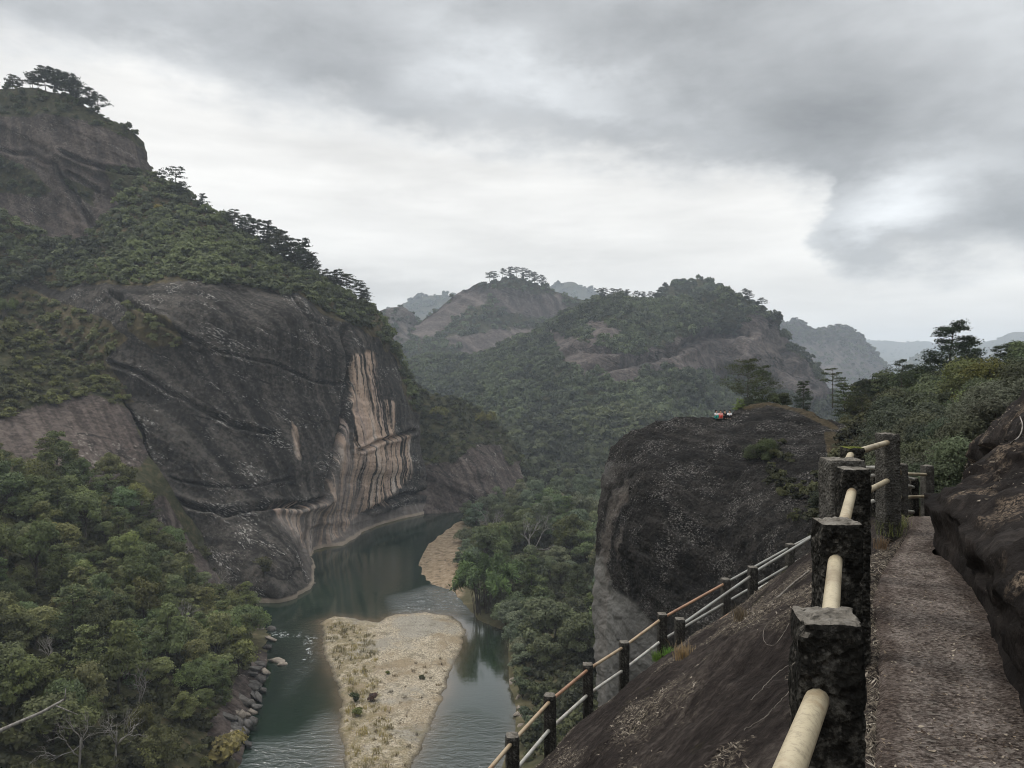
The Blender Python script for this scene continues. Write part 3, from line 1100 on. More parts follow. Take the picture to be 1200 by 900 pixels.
s2_top = [(-130, 235), (0, 250), (40, 270), (75, 287), (100, 280), (130, 255), (160, 225), (182, 208), (212, 229), (250, 250), (290, 279), (340, 310), (380, 333), (420, 354), (436, 370), (452, 392), (463, 410)]
s2_right = [(463, 410), (470, 425), (482, 455), (491, 488), (494, 520), (500, 560), (505, 601)]
s2_bot = [(-130, 470), (0, 480), (100, 560), (180, 640), (240, 690), (300, 712), (365, 685), (368, 648), (400, 640), (430, 622), (470, 608), (505, 601)]
S2 = Sheet(top=s2_top, bottom=s2_bot, left=[(-130, 235), (-130, 470)], right=s2_right,
           ctrl=[(-130, 235, 300), (0, 250, 315), (75, 287, 312), (130, 255, 325), (182, 208, 345), (250, 243, 338), (340, 298, 330), (420, 345, 322), (463, 410, 326),
                 (200, 280, 300), (300, 320, 290), (150, 330, 268), (250, 345, 250), (340, 358, 262), (400, 385, 279), (440, 400, 298),
                 (140, 360, 251), (200, 420, 240), (280, 400, 245), (340, 430, 254), (400, 440, 272), (440, 450, 290), (475, 470, 314), (488, 520, 322),
                 (80, 400, 262), (60, 350, 282), (120, 470, 238), (200, 520, 226), (280, 540, 229), (340, 540, 240), (400, 540, 262), (440, 540, 282),
                 (280, 585, 222), (340, 592, 233), (240, 610, 216), (300, 640, 208), (345, 650, 216), (300, 712, 196), (365, 685, 212), (366, 665, 230), (368, 648, 249), (400, 640, 259), (430, 622, 283), (470, 608, 305), (505, 601, 318),
                 (0, 480, 262), (100, 560, 225), (180, 640, 214), (385, 600, 255)],
           nu=430, nv=300, back_top=[(5, 0, -1.5), (14, 0, -6), (30, 0, -20), (60, 0, -60)], back_right=[(6, -1, 0), (16, -4, 0), (35, -12, 0), (70, -40, 0)], skirt=6, disp=cut(cliff_disp(3.2, 0.5, 1.2, .45), [
               ([(145, 545), (170, 572), (215, 590), (262, 604), (300, 598), (345, 592), (376, 588)], 2.6, 3.2), ([(128, 343), (160, 358), (190, 378), (215, 395), (234, 403)], 2.4, 2.6),
               ([(130, 425), (160, 435), (195, 455), (240, 480), (280, 500), (320, 508)], 2.0, 2.2), ([(404, 385), (408, 430), (405, 470), (396, 510), (386, 545), (378, 585)], 2.6, 3.0),
               ([(250, 412), (285, 420), (330, 430), (365, 445), (404, 452)], 1.5, 1.2), ([(420, 528), (450, 515), (485, 505)], 1.8, 1.8), ([(438, 594), (470, 581), (500, 576), (540, 580)], 2.5, 2.4),
               ([(200, 560), (240, 568), (300, 573), (345, 560)], 1.3, 1.0), ([(60, 395), (90, 420), (125, 450), (160, 500), (175, 545)], 2.4, 2.4), ([(340, 345), (365, 375), (392, 380)], 2, 1.6)], band2))
v2 = [[(-150, 230), (0, 230), (180, 190), (300, 250), (430, 340), (470, 400), (480, 440), (497, 490), (480, 478), (462, 425), (440, 390), (400, 374), (372, 362), (350, 340), (335, 345), (300, 338), (250, 332), (200, 325),
       (150, 335), (120, 330), (60, 340), (45, 330), (-150, 400)],
      [(-150, 330), (30, 340), (60, 350), (130, 380), (150, 400), (120, 420), (160, 470), (60, 480), (-150, 480)], [(150, 360), (190, 370), (215, 400), (180, 410), (150, 390)]]
V2 = S2.mask(v2, 6)
stain2 = blur(S2.mask([[(408, 420), (438, 408), (445, 470), (462, 470), (462, 540), (450, 590), (425, 600), (400, 628), (385, 640), (366, 652), (345, 625), (322, 602), (366, 594), (386, 578), (395, 540), (398, 510), (412, 470)],
                  [(420, 520), (482, 508), (482, 560), (440, 592), (420, 590)], [(343, 486), (349, 486), (349, 540), (345, 540)], [(310, 590), (372, 590), (368, 600), (312, 598)]], 3), 10)
smooth2 = blur(S2.mask([[(400, 520), (414, 500), (416, 560), (432, 605), (480, 592), (505, 590), (505, 612), (430, 625), (400, 645), (366, 652), (362, 680), (352, 640), (318, 606), (365, 594), (386, 575)]], 4), 10)
S2.build('river_cliff', M_CLIFF, {'veg': V2, 'stain': stain2, 'smoothrock': smooth2, 'band': band2[0], 'along': S2.W0[..., 0] * .28 + S2.W0[..., 1] * .96})


def gentle(a=1.5, b_=0.4, sc=1.0):
    return lambda W, N: a * fbm(W * 0.05 * sc, 5) + b_ * fbm(W * 0.4 * sc, 4)


S3 = Sheet(top=[(-200, 372), (0, 374), (40, 388), (80, 425), (120, 442), (152, 480), (172, 530), (196, 562), (230, 618), (262, 662), (298, 704)],
           bottom=[(-200, 1050), (275, 1050)], left=[(-200, 372), (-200, 1050)], right=[(298, 704), (316, 742), (311, 790), (291, 850), (282, 900), (275, 1050)],
           ctrl=[(-200, 372, 230), (0, 374, 236), (80, 425, 232), (152, 480, 222), (60, 440, 222), (0, 470, 205), (60, 510, 196), (150, 530, 207), (0, 540, 180), (196, 562, 208), (230, 618, 212), (262, 662, 210),
                 (298, 704, 198), (316, 742, 174), (311, 790, 151), (291, 850, 129), (282, 900, 115.6), (275, 1050, 87.7), (0, 700, 128), (0, 900, 84), (150, 700, 152), (150, 900, 97), (-200, 900, 70),
                 (150, 800, 122), (0, 600, 154), (230, 700, 184), (240, 800, 136), (-200, 600, 140), (0, 1050, 66), (150, 1050, 78), (-200, 1050, 60)],
           nu=230, nv=240, back_top=[(4, 0, -3), (10, 0, -12), (20, 0, -40)], skirt=5, disp=gentle(1.6, .4))
rock3 = S3.mask([[(-200, 490), (0, 490), (60, 470), (110, 462), (150, 478), (178, 535), (150, 560), (110, 568), (60, 545), (0, 528), (-200, 520)], [(150, 585), (190, 580), (225, 640), (270, 690), (230, 680), (180, 640)],
                 [(320, 735), (322, 800), (300, 860), (290, 905), (262, 880), (240, 870), (250, 845), (272, 812), (285, 780), (300, 740)]], 4)
S3.build('forest_slope', M_REDROCK, {'veg': 1 - rock3})

S4 = Sheet(top=[(430, 420), (462, 432), (480, 448), (500, 462), (540, 470), (570, 486), (592, 508), (606, 532)], bottom=[(450, 616), (500, 602), (560, 599), (630, 600)], left=[(430, 420), (450, 616)],
           right=[(606, 532), (614, 560), (630, 600)], ctrl=[(430, 420, 352), (500, 462, 362), (570, 486, 372), (606, 532, 362), (450, 616, 305), (500, 602, 316), (560, 599, 322), (630, 600, 330), (530, 520, 340), (560, 555, 330), (500, 550, 328), (600, 570, 340)],
           nu=160, nv=130, back_top=[(5, 0, -2), (15, 0, -10), (35, 0, -50)], back_right=[(6, 0, 0), (20, -4, -5), (50, -10, -40)], skirt=5, disp=cliff_disp(2.2, 1.6, .6, .35))
V4 = S4.mask([[(420, 400), (600, 470), (615, 540), (598, 545), (585, 520), (560, 520), (535, 535), (500, 545), (488, 545), (440, 540)], [(610, 560), (640, 560), (640, 620), (600, 600)]], 4)
S4.build('rocky_spur', M_REDROCK, {'veg': V4})

# ------------------------------------------------------------------ hills across the valley
S5B = Sheet(top=[(380, 400), (440, 397), (470, 388), (510, 362), (535, 343), (560, 329), (600, 325), (640, 335), (665, 346), (700, 362), (760, 400)],
            bottom=[(380, 520), (760, 520)], left=[(380, 400), (380, 520)], right=[(760, 400), (760, 520)],
            ctrl=[(380, 400, 1060), (470, 388, 1030), (560, 329, 1020), (600, 325, 1010), (660, 346, 1020), (760, 400, 1040), (380, 520, 800), (760, 520, 800), (600, 520, 780), (560, 365, 985), (600, 370, 980), (640, 370, 985), (600, 420, 900), (480, 430, 900)],
            nu=210, nv=120, back_top=[(10, 0, -4), (25, 0, -14), (50, 0, -40), (90, 0, -110)], disp=lambda W, N: cliff_disp(9.0, 3.4, 4.0, .8, .3, .4, 9)(W, N) + 8 * (ridge(W * .009, 3) - .55))
bare5b = S5B.mask([[(470, 392), (510, 364), (548, 338), (600, 338), (655, 346), (672, 366), (640, 374), (600, 367), (575, 352), (545, 366), (520, 388), (500, 402)], [(520, 400), (570, 385), (640, 385), (680, 400), (640, 430), (560, 432)]], 8)
S5B.build('peak_hill', M_HILL, {'veg': 1 - bare5b})
band5 = []
S5 = Sheet(top=[(380, 445), (450, 432), (510, 422), (560, 410), (610, 394), (650, 375), (678, 360), (705, 352), (740, 354), (775, 353), (805, 352), (830, 346), (860, 344), (880, 352), (896, 364), (906, 372)],
           bottom=[(380, 640), (500, 620), (600, 640), (700, 650), (800, 620), (1040, 560)], left=[(380, 445), (380, 640)], right=[(906, 372), (916, 386), (940, 420), (966, 448), (1000, 480), (1040, 560)],
           ctrl=[(380, 445, 740), (510, 422, 740), (610, 394, 720), (660, 372, 705), (500, 480, 600), (700, 353, 700), (775, 353, 690), (860, 344, 660), (906, 372, 650), (940, 420, 640), (966, 448, 660), (1040, 560, 700),
                 (600, 640, 256), (700, 650, 270), (650, 560, 385), (600, 520, 460), (650, 500, 500), (600, 460, 570), (500, 540, 500), (700, 450, 540), (800, 450, 520), (880, 420, 575), (940, 460, 600), (700, 390, 600),
                 (800, 385, 595), (860, 370, 630), (800, 560, 400), (380, 640, 420), (850, 390, 634), (850, 438, 610), (905, 400, 642), (900, 450, 618), (940, 440, 625), (790, 400, 585), (780, 440, 560)],
           nu=320, nv=210, back_top=[(10, 0, -4), (25, 0, -14), (50, 0, -40), (90, 0, -110)], back_right=[(12, -2, 0), (35, -12, 0), (80, -40, -20)],
           disp=cut(lambda W, N: cliff_disp(9.0, 3.0, 3.6, .8, .3, .5, 9)(W, N) + 8 * (ridge(W * .011, 3) - .55), [([(690, 436), (740, 428), (790, 408), (830, 392), (882, 388)], 4, 7), ([(905, 368), (912, 395), (925, 425), (950, 455)], 4, 6), ([(640, 420), (680, 410), (720, 415)], 3, 4)], band5))
bare5 = S5.mask([[(640, 385), (700, 400), (760, 420), (740, 450), (690, 440), (650, 420)], [(800, 395), (870, 380), (880, 360), (905, 375), (940, 420), (980, 460), (960, 470), (900, 450), (860, 440), (820, 440), (780, 430), (760, 440), (740, 420)],
                 [(690, 375), (730, 385), (730, 400), (690, 395)]], 8)
S5.build('valley_hill', M_HILL, {'veg': 1 - bare5, 'band': band5[0]})


def far_hill(name, crest, D0, bottom=470, slope=0.75, nu=90, nv=40, disp=None, mat=None, veg=1.0, front=None):
    x0, x1 = crest[0][0], crest[-1][0]
    D1 = D0 * slope
    ctrl = [(p[0], p[1], D0) for p in crest] + [(x, bottom, D1) for x in np.linspace(x0, x1, 5)] + [(x, (crest[len(crest) // 2][1] + bottom) / 2, (D0 * 2 + D1) / 3) for x in np.linspace(x0, x1, 4)]
    k = D0 / 100
    s = Sheet(crest, [(x0, bottom), (x1, bottom)], [crest[0], (x0, bottom)], [crest[-1], (x1, bottom)], ctrl, nu, nv, back_top=[(2 * k, 0, -.8 * k), (6 * k, 0, -4 * k), (14 * k, 0, -16 * k)],
              disp=disp or (lambda W, N: k * 0.9 * fbm(W / (k * 5), 5)))
    s.build(name, mat or M_HILL, {'veg': np.full(s.px.shape, veg)})
    return s


S6 = far_hill('wooded_dome_hill', [(762, 360), (772, 346), (780, 336), (795, 329), (818, 327), (835, 332), (855, 343), (880, 356), (900, 372)], 860, 430)
S7 = far_hill('cliff_hill', [(880, 392), (905, 380), (935, 376), (948, 384), (960, 386), (985, 384), (1003, 389), (1020, 403), (1036, 424), (1052, 452)], 1900, 500, 0.8, 110, 60,
              lambda W, N: 14 * fbm(W * .008, 5) + 9 * fbm(np.stack([W[..., 0] * .05, W[..., 1] * .05, W[..., 2] * .004], -1), 3), veg=0.35)
S8 = far_hill('small_red_hill', [(410, 385), (430, 370), (450, 362), (470, 359), (484, 368), (494, 388), (505, 415)], 1050, 460, veg=0.4)
S9 = far_hill('far_hill_behind_gap', [(440, 372), (470, 358), (485, 350), (505, 347), (528, 345), (548, 352), (580, 370)], 2500, 430)
S10 = far_hill('far_ridge_hill', [(600, 365), (630, 343), (650, 333), (668, 332), (690, 337), (712, 346), (740, 362)], 2900, 430)
S11 = far_hill('blue_far_hills', [(980, 420), (1005, 404), (1022, 398), (1045, 401), (1060, 403), (1085, 402), (1110, 408), (1150, 412), (1220, 410), (1320, 415)], 5600, 440)
S12 = far_hill('blue_right_hills', [(1070, 425), (1110, 412), (1140, 404), (1160, 398), (1185, 390), (1210, 387), (1260, 380), (1350, 385)], 4300, 440)
S13 = far_hill('blue_near_hills', [(1040, 440), (1070, 420), (1090, 412), (1110, 413), (1140, 424), (1180, 416), (1220, 412), (1300, 420), (1350, 430)], 2700, 470)

# ------------------------------------------------------------------ right side: rock knob, bushy slope


def knob_disp(W, N):
    q = W[..., 2] + 0.5 * W[..., 0]
    led = perlin(np.stack([q * .8, W[..., 0] * .1, W[..., 1] * .1], -1))
    return 0.8 * fbm(W * 0.11, 4) + 0.16 * np.sign(led) * np.abs(led) ** .6 + 0.3 * fbm(W * 0.9, 5) + 0.12 * ridge(W * 2.0, 3)


RK = Sheet(top=[(711, 540), (716, 528), (732, 513), (748, 503), (765, 497), (800, 491), (850, 489), (868, 480), (900, 473), (940, 478), (980, 493), (1010, 516), (1040, 550)],
           bottom=[(700, 850), (800, 840), (1040, 760)], left=[(711, 540), (703, 590), (698, 650), (696, 720), (698, 790), (700, 850)], right=[(1040, 550), (1040, 760)],
           ctrl=[(711, 540, 88), (765, 497, 87), (850, 489, 86), (900, 473, 86), (975, 503, 74), (1040, 560, 60), (698, 650, 86), (698, 790, 84), (700, 850, 83), (720, 650, 78), (722, 780, 77), (760, 560, 77), (760, 650, 72.5), (850, 560, 73),
                 (850, 520, 79), (780, 520, 82), (900, 500, 79), (850, 650, 67), (780, 780, 69), (900, 640, 61), (960, 560, 64), (1000, 650, 50), (900, 760, 58), (1040, 760, 45), (735, 530, 84)],
           nu=260, nv=260, back_top=[(2, 0, -.3), (6, 0, -1.5), (12, 0, -5), (20, 0, -14), (26, 0, -40)], back_left=[(2, .4, 0), (5, 1.5, 0), (10, 4, 0), (18, 10, 0)], skirt=25, disp=knob_disp)
vk = blur(RK.mask([[(865, 470), (900, 464), (940, 472), (985, 502), (975, 504), (930, 480), (900, 475), (870, 480)], [(965, 505), (1050, 520), (1050, 640), (990, 620), (975, 560)]], 2), 3)
sk = blur(RK.mask([[(690, 650), (708, 650), (716, 690), (740, 700), (770, 735), (790, 860), (690, 860)]], 3), 5)
stk = blur(RK.mask([[(705, 540), (735, 540), (735, 600), (720, 690), (710, 860), (680, 860), (690, 600)]], 4), 10)
RK.build('rock_knob', M_DARKROCK, {'veg': vk, 'smoothrock': sk, 'stain': stk * .42})

RB = Sheet(top=[(985, 530), (990, 490), (1000, 470), (1015, 462), (1060, 458), (1100, 452), (1150, 447), (1200, 442), (1330, 430)], bottom=[(985, 660), (1020, 665), (1330, 650)], left=[(985, 530), (985, 660)], right=[(1330, 430), (1330, 650)],
           ctrl=[(985, 530, 62), (970, 468, 100), (1060, 458, 98), (1150, 447, 92), (1330, 430, 70), (1000, 500, 80), (1080, 490, 68), (1050, 530, 48), (1100, 530, 38), (1050, 590, 27), (1000, 640, 28), (985, 580, 50), (1150, 520, 32), (1200, 480, 38),
                 (1200, 600, 15), (1330, 600, 13), (985, 660, 34), (1000, 580, 42), (1100, 600, 19)],
           nu=150, nv=120, back_top=[(4, 0, -2), (12, 0, -8), (30, 0, -40)], skirt=12, disp=gentle(1.0, .3, 2.0))
RB.build('bushy_slope', rock_mat("slope_soil", 3.0, veg_cols=((0.012, 0.012, 0.007), (0.028, 0.024, 0.014), (0.06, 0.045, 0.028))), {'veg': np.ones(RB.px.shape) * .75})

# ------------------------------------------------------------------ foreground: path, rock slope, rock wall
A_ = np.array([(-1.6, -3.0, -1.72), (-0.7, -1.2, -1.72), (0.15, 0.6, -1.71), (0.90, 1.9, -1.70), (1.42, 3.05, -1.70), (2.14, 4.5, -1.69), (2.48, 5.3, -1.69), (2.88, 6.1, -1.68), (3.95, 7.75, -1.68), (4.45, 8.7, -1.70), (5.3, 10.5, -2.05), (6.2, 12.5, -2.55), (8.5, 17, -4.0)])
E_ = np.array([(0.6, -3.6, -1.72), (1.2, -1.6, -1.72), (1.75, 0.6, -1.71), (2.05, 2.2, -1.70), (2.36, 3.55, -1.70), (2.84, 4.6, -1.69), (3.30, 5.55, -1.69), (3.66, 6.5, -1.69), (3.92, 7.3, -1.68), (5.5, 8.75, -1.72), (6.4, 10.3, -2.05), (7.2, 12.3, -2.55), (9.5, 16.8, -4.0)])
B_ = np.array([(-9, 2.5, -5.4), (-5.5, 5.0, -5.5), (-2.2, 8.2, -5.6), (-0.2, 10.2, -5.68), (0.45, 11.4, -5.8), (1.1, 12.75, -5.85), (1.9, 13.8, -5.9), (2.75, 14.7, -5.75), (4.4, 16.2, -5.5), (6.4, 17.8, -5.05), (8.5, 19.5, -4.7), (11, 21.5, -4.8), (14, 24, -5.4)])
su = np.linspace(0, 1, 260)
Ac, Bc, Ec = poly3(A_, 260), poly3(B_, 260), poly3(E_, 260)
# rock slope: from the path's left edge down to the lower walkway and over its edge
tv = np.concatenate([np.linspace(-.05, 1, 158), 1 + np.linspace(0.02, 1, 40)])
t_ = tv[:, None, None]
flat = Ac[None] * (1 - np.minimum(t_, 1)) + Bc[None] * np.minimum(t_, 1)
flat[..., 2] = np.where(t_[..., 0] < 0, Ac[None, :, 2] - 0.045 + 0 * t_[..., 0], flat[..., 2] - 0.0)
bulge = np.sin(np.pi * np.clip(tv, 0, 1))[:, None]
RS = flat.copy()
RS[..., 2] += 0.30 * bulge
outd = unit(np.stack([Bc[:, 0] - Ac[:, 0], Bc[:, 1] - Ac[:, 1], 0 * Ac[:, 0]], -1))
ex = np.clip(tv - 1, 0, 1)[:, None]
RS += outd[None] * (ex * 5.0)[..., None]
RS[..., 2] -= 26 * ex ** 1.15
fade = (0.10 + 0.9 * smooth(0, 0.05, tv))[:, None]
dn = 0.28 * fbm(RS * 0.5, 5) + 0.07 * fbm(RS * np.array([1.5, 1.5, 3.0]), 4) + 0.02 * ridge(RS * 6, 2)
ctl = np.exp(-((tv - 1.0) / 0.08) ** 2)[:, None]
RS[..., 2] += dn * fade * (1 - .8 * ctl)
RSs = GroundSheet(RS)
litter_n = fbm(RS * 0.55 + 3, 4) + 0.45 * fbm(RS * 2.0, 3) + 0.5 * np.exp(-(tv / .03) ** 2)[:, None]
m, t, b = new_mat("slope_rock", 0.9, 0.06)
p = obj_vec(t)
sv = t.scalev(p, (1.0, 0.55, 1.3))
f1 = t.noise(sv, 1.2, 8, 0.65)
f2 = t.noise(p, 14, 6, 0.7)
sx = t.n.new('ShaderNodeSeparateXYZ')
t.l.new(p, sx.inputs[0])
cu = t.n.new('ShaderNodeCombineXYZ')
t.put(cu.inputs[0], t.m('ADD', t.m('MULTIPLY', sx.outputs[0], .28), t.m('MULTIPLY', sx.outputs[1], .2)))
t.put(cu.inputs[1], t.m('ADD', t.m('MULTIPLY', sx.outputs[0], -1.8), t.m('MULTIPLY', sx.outputs[1], 2.4)))
f3 = t.noise(cu.outputs[0], 2.2, 7, 0.7)
col = t.ramp(t.m('ADD', t.m('ADD', t.m('MULTIPLY', f1, 0.3), t.m('MULTIPLY', f2, 0.35)), t.m('MULTIPLY', f3, .35)), [(0.38, (0.008, 0.006, 0.0055)), (0.51, (0.028, 0.0225, 0.020)), (0.64, (0.088, 0.073, 0.063))])
lt = t.attr('litter')
lm = t.m('MULTIPLY', t.rng(lt, 0.04, 0.34), t.rng(t.noise(p, 24, 4, 0.75), 0.48, 0.60))
col = t.mix(lm, col, t.ramp(t.noise(p, 38, 3), [(0.35, (0.075, 0.06, 0.045)), (0.65, (0.26, 0.22, 0.17))]))
mo = t.m('MULTIPLY', t.rng(t.noise(p, 1.1, 5, 0.7), 0.60, 0.68), t.rng(t.noise(p, 9, 4, .7), .45, .6))
col = t.mix(t.m('MULTIPLY', mo, .7), col, (0.05, 0.05, 0.012))
t.put(b.inputs['Base Color'], col)
t.put(b.inputs['Normal'], t.bump(t.m('ADD', t.m('ADD', f1, f3), t.m('MULTIPLY', f2, 0.35)), 1.0, 0.14))
me = new_mesh('rock_slope', RS.reshape(-1, 3), grid_quads(260, len(tv)), m, {'litter': litter_n.ravel()}, True)
tag(link('rock_slope', me), kind='structure')

# path
pv = np.linspace(-0.22, 1.35, 74)
PT = Ac[None] * (1 - pv[:, None, None]) + Ec[None] * pv[:, None, None]
PT[..., 2] += 0.022 * fbm(PT * 2.2, 4) + 0.010 * fbm(PT * 9, 3) + 0.05 * (smooth(0.25, -0.1, pv)[:, None] * fbm(PT * 3 + 5, 3)) - 0.16 * smooth(0.08, -0.22, pv)[:, None]
m, t, b = new_mat("path_earth", 0.92, 0.06)
p = obj_vec(t)
pb = t.vor(t.scalev(p, (1, 1.6, 1)), 38, 'F1', 'Color')
sp = t.n.new('ShaderNodeSeparateColor')
t.l.new(pb, sp.inputs[0])
f1 = t.noise(p, 3.0, 6, 0.65)
f2 = t.noise(t.scalev(p, (1, 1.8, 1)), 42, 5, 0.75)
col = t.ramp(t.m('ADD', t.m('MULTIPLY', f2, 0.7), t.m('MULTIPLY', f1, 0.3)), [(0.38, (0.024, 0.0175, 0.014)), (0.49, (0.135, 0.109, 0.093)), (0.62, (0.35, 0.30, 0.265))])
col = t.mix(t.rng(sp.outputs[0], 0.86, 0.93, 0, 0.65), col, (0.24, 0.21, 0.18))
col = t.mix(t.rng(sp.outputs[1], 0.7, 0.9, 0, 0.6), col, (0.022, 0.018, 0.016))
f0 = t.noise(p, 1.3, 5, 0.65)
pe = t.attr('edge')
col = t.mix(t.rng(t.m('ADD', f0, t.m('MULTIPLY', pe, .5)), .54, .8, 0, .6), col, t.mix(t.rng(f2, .4, .6), (0.022, 0.0155, 0.013), (0.075, 0.054, 0.044)))
t.put(b.inputs['Base Color'], col)
t.put(b.inputs['Normal'], t.bump(t.m('ADD', t.m('ADD', t.vor(t.scalev(p, (1, 1.6, 1)), 38), f2), t.m('MULTIPLY', f0, 2.0)), 1.0, 0.022))
me = new_mesh('path', PT.reshape(-1, 3), grid_quads(260, 74)[:, ::-1], m, {'edge': np.repeat(smooth(.28, 0, pv) + .6 * smooth(.85, 1.02, pv), 260)}, True)
tag(link('path', me), kind='structure')
PS = GroundSheet(PT)

# rock wall right of the path: a section swept along the path's right edge
prof = np.array([(0.10, -0.35), (0.06, 0.0), (0.09, 0.15), (0.07, 0.34), (0.05, 0.5), (0.12, 0.60), (0.32, 0.70), (0.7, 0.92), (1.3, 1.36), (2.0, 1.95), (3.2, 3.0), (5.0, 4.3), (8.0, 5.6)])
pf = poly_at(prof, np.linspace(0, 1, 170) ** 1.5)
ER = np.array([(0.4, -4.6, -1.72), (0.9, -2.6, -1.72), (1.5, -0.6, -1.71), (1.90, 1.2, -1.70), (2.20, 2.6, -1.70), (2.40, 3.65, -1.70), (2.82, 4.6, -1.69), (3.28, 5.5, -1.69), (3.62, 6.4, -1.69), (3.80, 7.0, -1.69), (3.98, 7.45, -1.69), (4.4, 7.8, -1.70), (5.0, 8.1, -1.72), (5.5, 8.6, -1.75), (6.05, 9.6, -1.95), (6.7, 11.0, -2.2), (7.9, 13.5, -2.8), (10, 17, -4)])
ec = poly3(ER, 240)
tg = unit(np.gradient(ec, axis=0))
rd = unit(np.stack([tg[:, 1], -tg[:, 0], 0 * tg[:, 0]], -1))
rd_s = unit(rd * 0.6 + np.array([0.85, -0.1, 0]) * 0.6)
WL = np.empty((170, 240, 3))
hs = np.interp(ec[:, 1], [-5, 2, 4, 5.6, 7.2, 7.8, 8.6, 10, 12], [0.95, 1.0, 1.0, 0.92, 0.85, 0.95, 1.9, 2.1, 2.1])
for i, (dd, hh) in enumerate(pf):
    k = min(1, dd / 1.0)
    dirv = unit(rd * (1 - k) + rd_s * k)
    WL[i] = ec + dirv * dd
    WL[i, :, 2] = ec[:, 2] + hh * (hs if hh < 2 else hs * (2 / hh) + 1 - 2 / hh)
gsn = GroundSheet(WL)
nn = gsn.normals()
nn = np.where((nn[..., 2:] < 0), -nn, nn)
dmp = smooth(-0.2, 0.4, WL[..., 2] - ec[None, :, 2])
dq = WL[..., 2] + .45 * WL[..., 1]
WL = WL + nn * ((0.20 * fbm(WL * 0.8, 5) + 0.07 * fbm(WL * 4, 5) + 0.08 * (ridge(WL * 1.7, 4) - .5) + 0.05 * np.sign(perlin(np.stack([dq * 2.2, WL[..., 0] * .4, 0 * dq], -1))) * .6 + 0.02 * ridge(WL * 5, 3)) * dmp)[..., None]
m, t, b = new_mat("wall_rock", 0.88, 0.06)
p = obj_vec(t)
f1 = t.noise(p, 1.6, 8, 0.68)
f2 = t.noise(t.scalev(p, (1, 1, .35)), 11, 6, 0.72)
col = t.ramp(t.m('ADD', t.m('MULTIPLY', f1, 0.6), t.m('MULTIPLY', f2, 0.4)), [(0.36, (0.006, 0.005, 0.0046)), (0.53, (0.018, 0.0152, 0.0138)), (0.70, (0.050, 0.042, 0.037))])
fl = t.noise(t.scalev(p, (1, 1, .5)), 30, 5, 0.7)
col = t.mix(t.rng(fl, 0.66, 0.71, 0, 0.55), col, (0.15, 0.13, 0.11))
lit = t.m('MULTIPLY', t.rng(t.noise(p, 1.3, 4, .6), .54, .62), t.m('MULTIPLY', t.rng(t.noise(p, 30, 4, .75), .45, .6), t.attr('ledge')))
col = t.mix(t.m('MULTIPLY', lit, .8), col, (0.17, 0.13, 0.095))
t.put(b.inputs['Base Color'], col)
t.put(b.inputs['Normal'], t.bump(t.m('ADD', f1, t.m('MULTIPLY', f2, .35)), 0.9, 0.10))
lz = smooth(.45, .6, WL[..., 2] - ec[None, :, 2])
WS_MAT = m
me = new_mesh('rock_wall', WL.reshape(-1, 3), grid_quads(240, 170), m, {'ledge': lz.ravel()}, True)
tag(link('rock_wall', me), kind='structure')
WS = GroundSheet(WL)

# ------------------------------------------------------------------ railings
m, t, b = new_mat("weathered_concrete", 0.92, 0.06)
p = obj_vec(t)
geo = t.n.new('ShaderNodeNewGeometry')
oi = t.n.new('ShaderNodeObjectInfo')
pj = t.vm('ADD', p, t.vm('SCALE', (1, 1, 1)))
f1 = t.noise(p, 7, 8, 0.7)
f2 = t.noise(p, 34, 5, 0.7)
v_ = t.m('ADD', t.m('MULTIPLY', f1, 0.55), t.m('MULTIPLY', f2, 0.45))
run = t.noise(t.scalev(p, (1, 1, .12)), 16, 5, 0.65)
v_ = t.m('ADD', v_, t.m('MULTIPLY', t.m('SUBTRACT', run, .5), .30))
dark = t.ramp(v_, [(0.36, (0.0045, 0.0045, 0.004)), (0.52, (0.016, 0.015, 0.013)), (0.60, (0.07, 0.065, 0.056)), (0.72, (0.17, 0.16, 0.14))])
grey_ = t.ramp(v_, [(0.34, (0.03, 0.028, 0.024)), (0.55, (0.10, 0.094, 0.084)), (0.75, (0.2, 0.19, 0.165))])
chv = t.vor(p, 48, 'F1', 'Color')
chs = t.n.new('ShaderNodeSeparateColor')
t.l.new(chv, chs.inputs[0])
chip = t.m('MULTIPLY', t.rng(chs.outputs[0], .80, .86), t.rng(t.vor(p, 48), .35, .2))
dark = t.mix(t.m('MULTIPLY', chip, .7), dark, t.ramp(chs.outputs[1], [(0, (.03, .028, .025)), (1, (.15, .14, .125))]))
col = t.mix(t.attr('pale'), dark, grey_)
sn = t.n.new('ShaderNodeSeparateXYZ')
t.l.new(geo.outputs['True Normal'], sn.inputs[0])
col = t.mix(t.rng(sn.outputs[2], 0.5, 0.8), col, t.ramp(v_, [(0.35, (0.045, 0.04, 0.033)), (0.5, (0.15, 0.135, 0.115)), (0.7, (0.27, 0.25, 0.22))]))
mm = t.m('MULTIPLY', t.rng(sn.outputs[2], 0.2, 0.7), t.attr('moss'))
col = t.mix(mm, col, t.ramp(f1, [(.4, (.05, .06, .012)), (.6, (.17, .18, .04))]))
t.put(b.inputs['Base Color'], col)
t.put(b.inputs['Normal'], t.bump(t.m('ADD', v_, t.m('MULTIPLY', t.vor(p, 48), .5)), 1.0, 0.035))
M_CONC = m


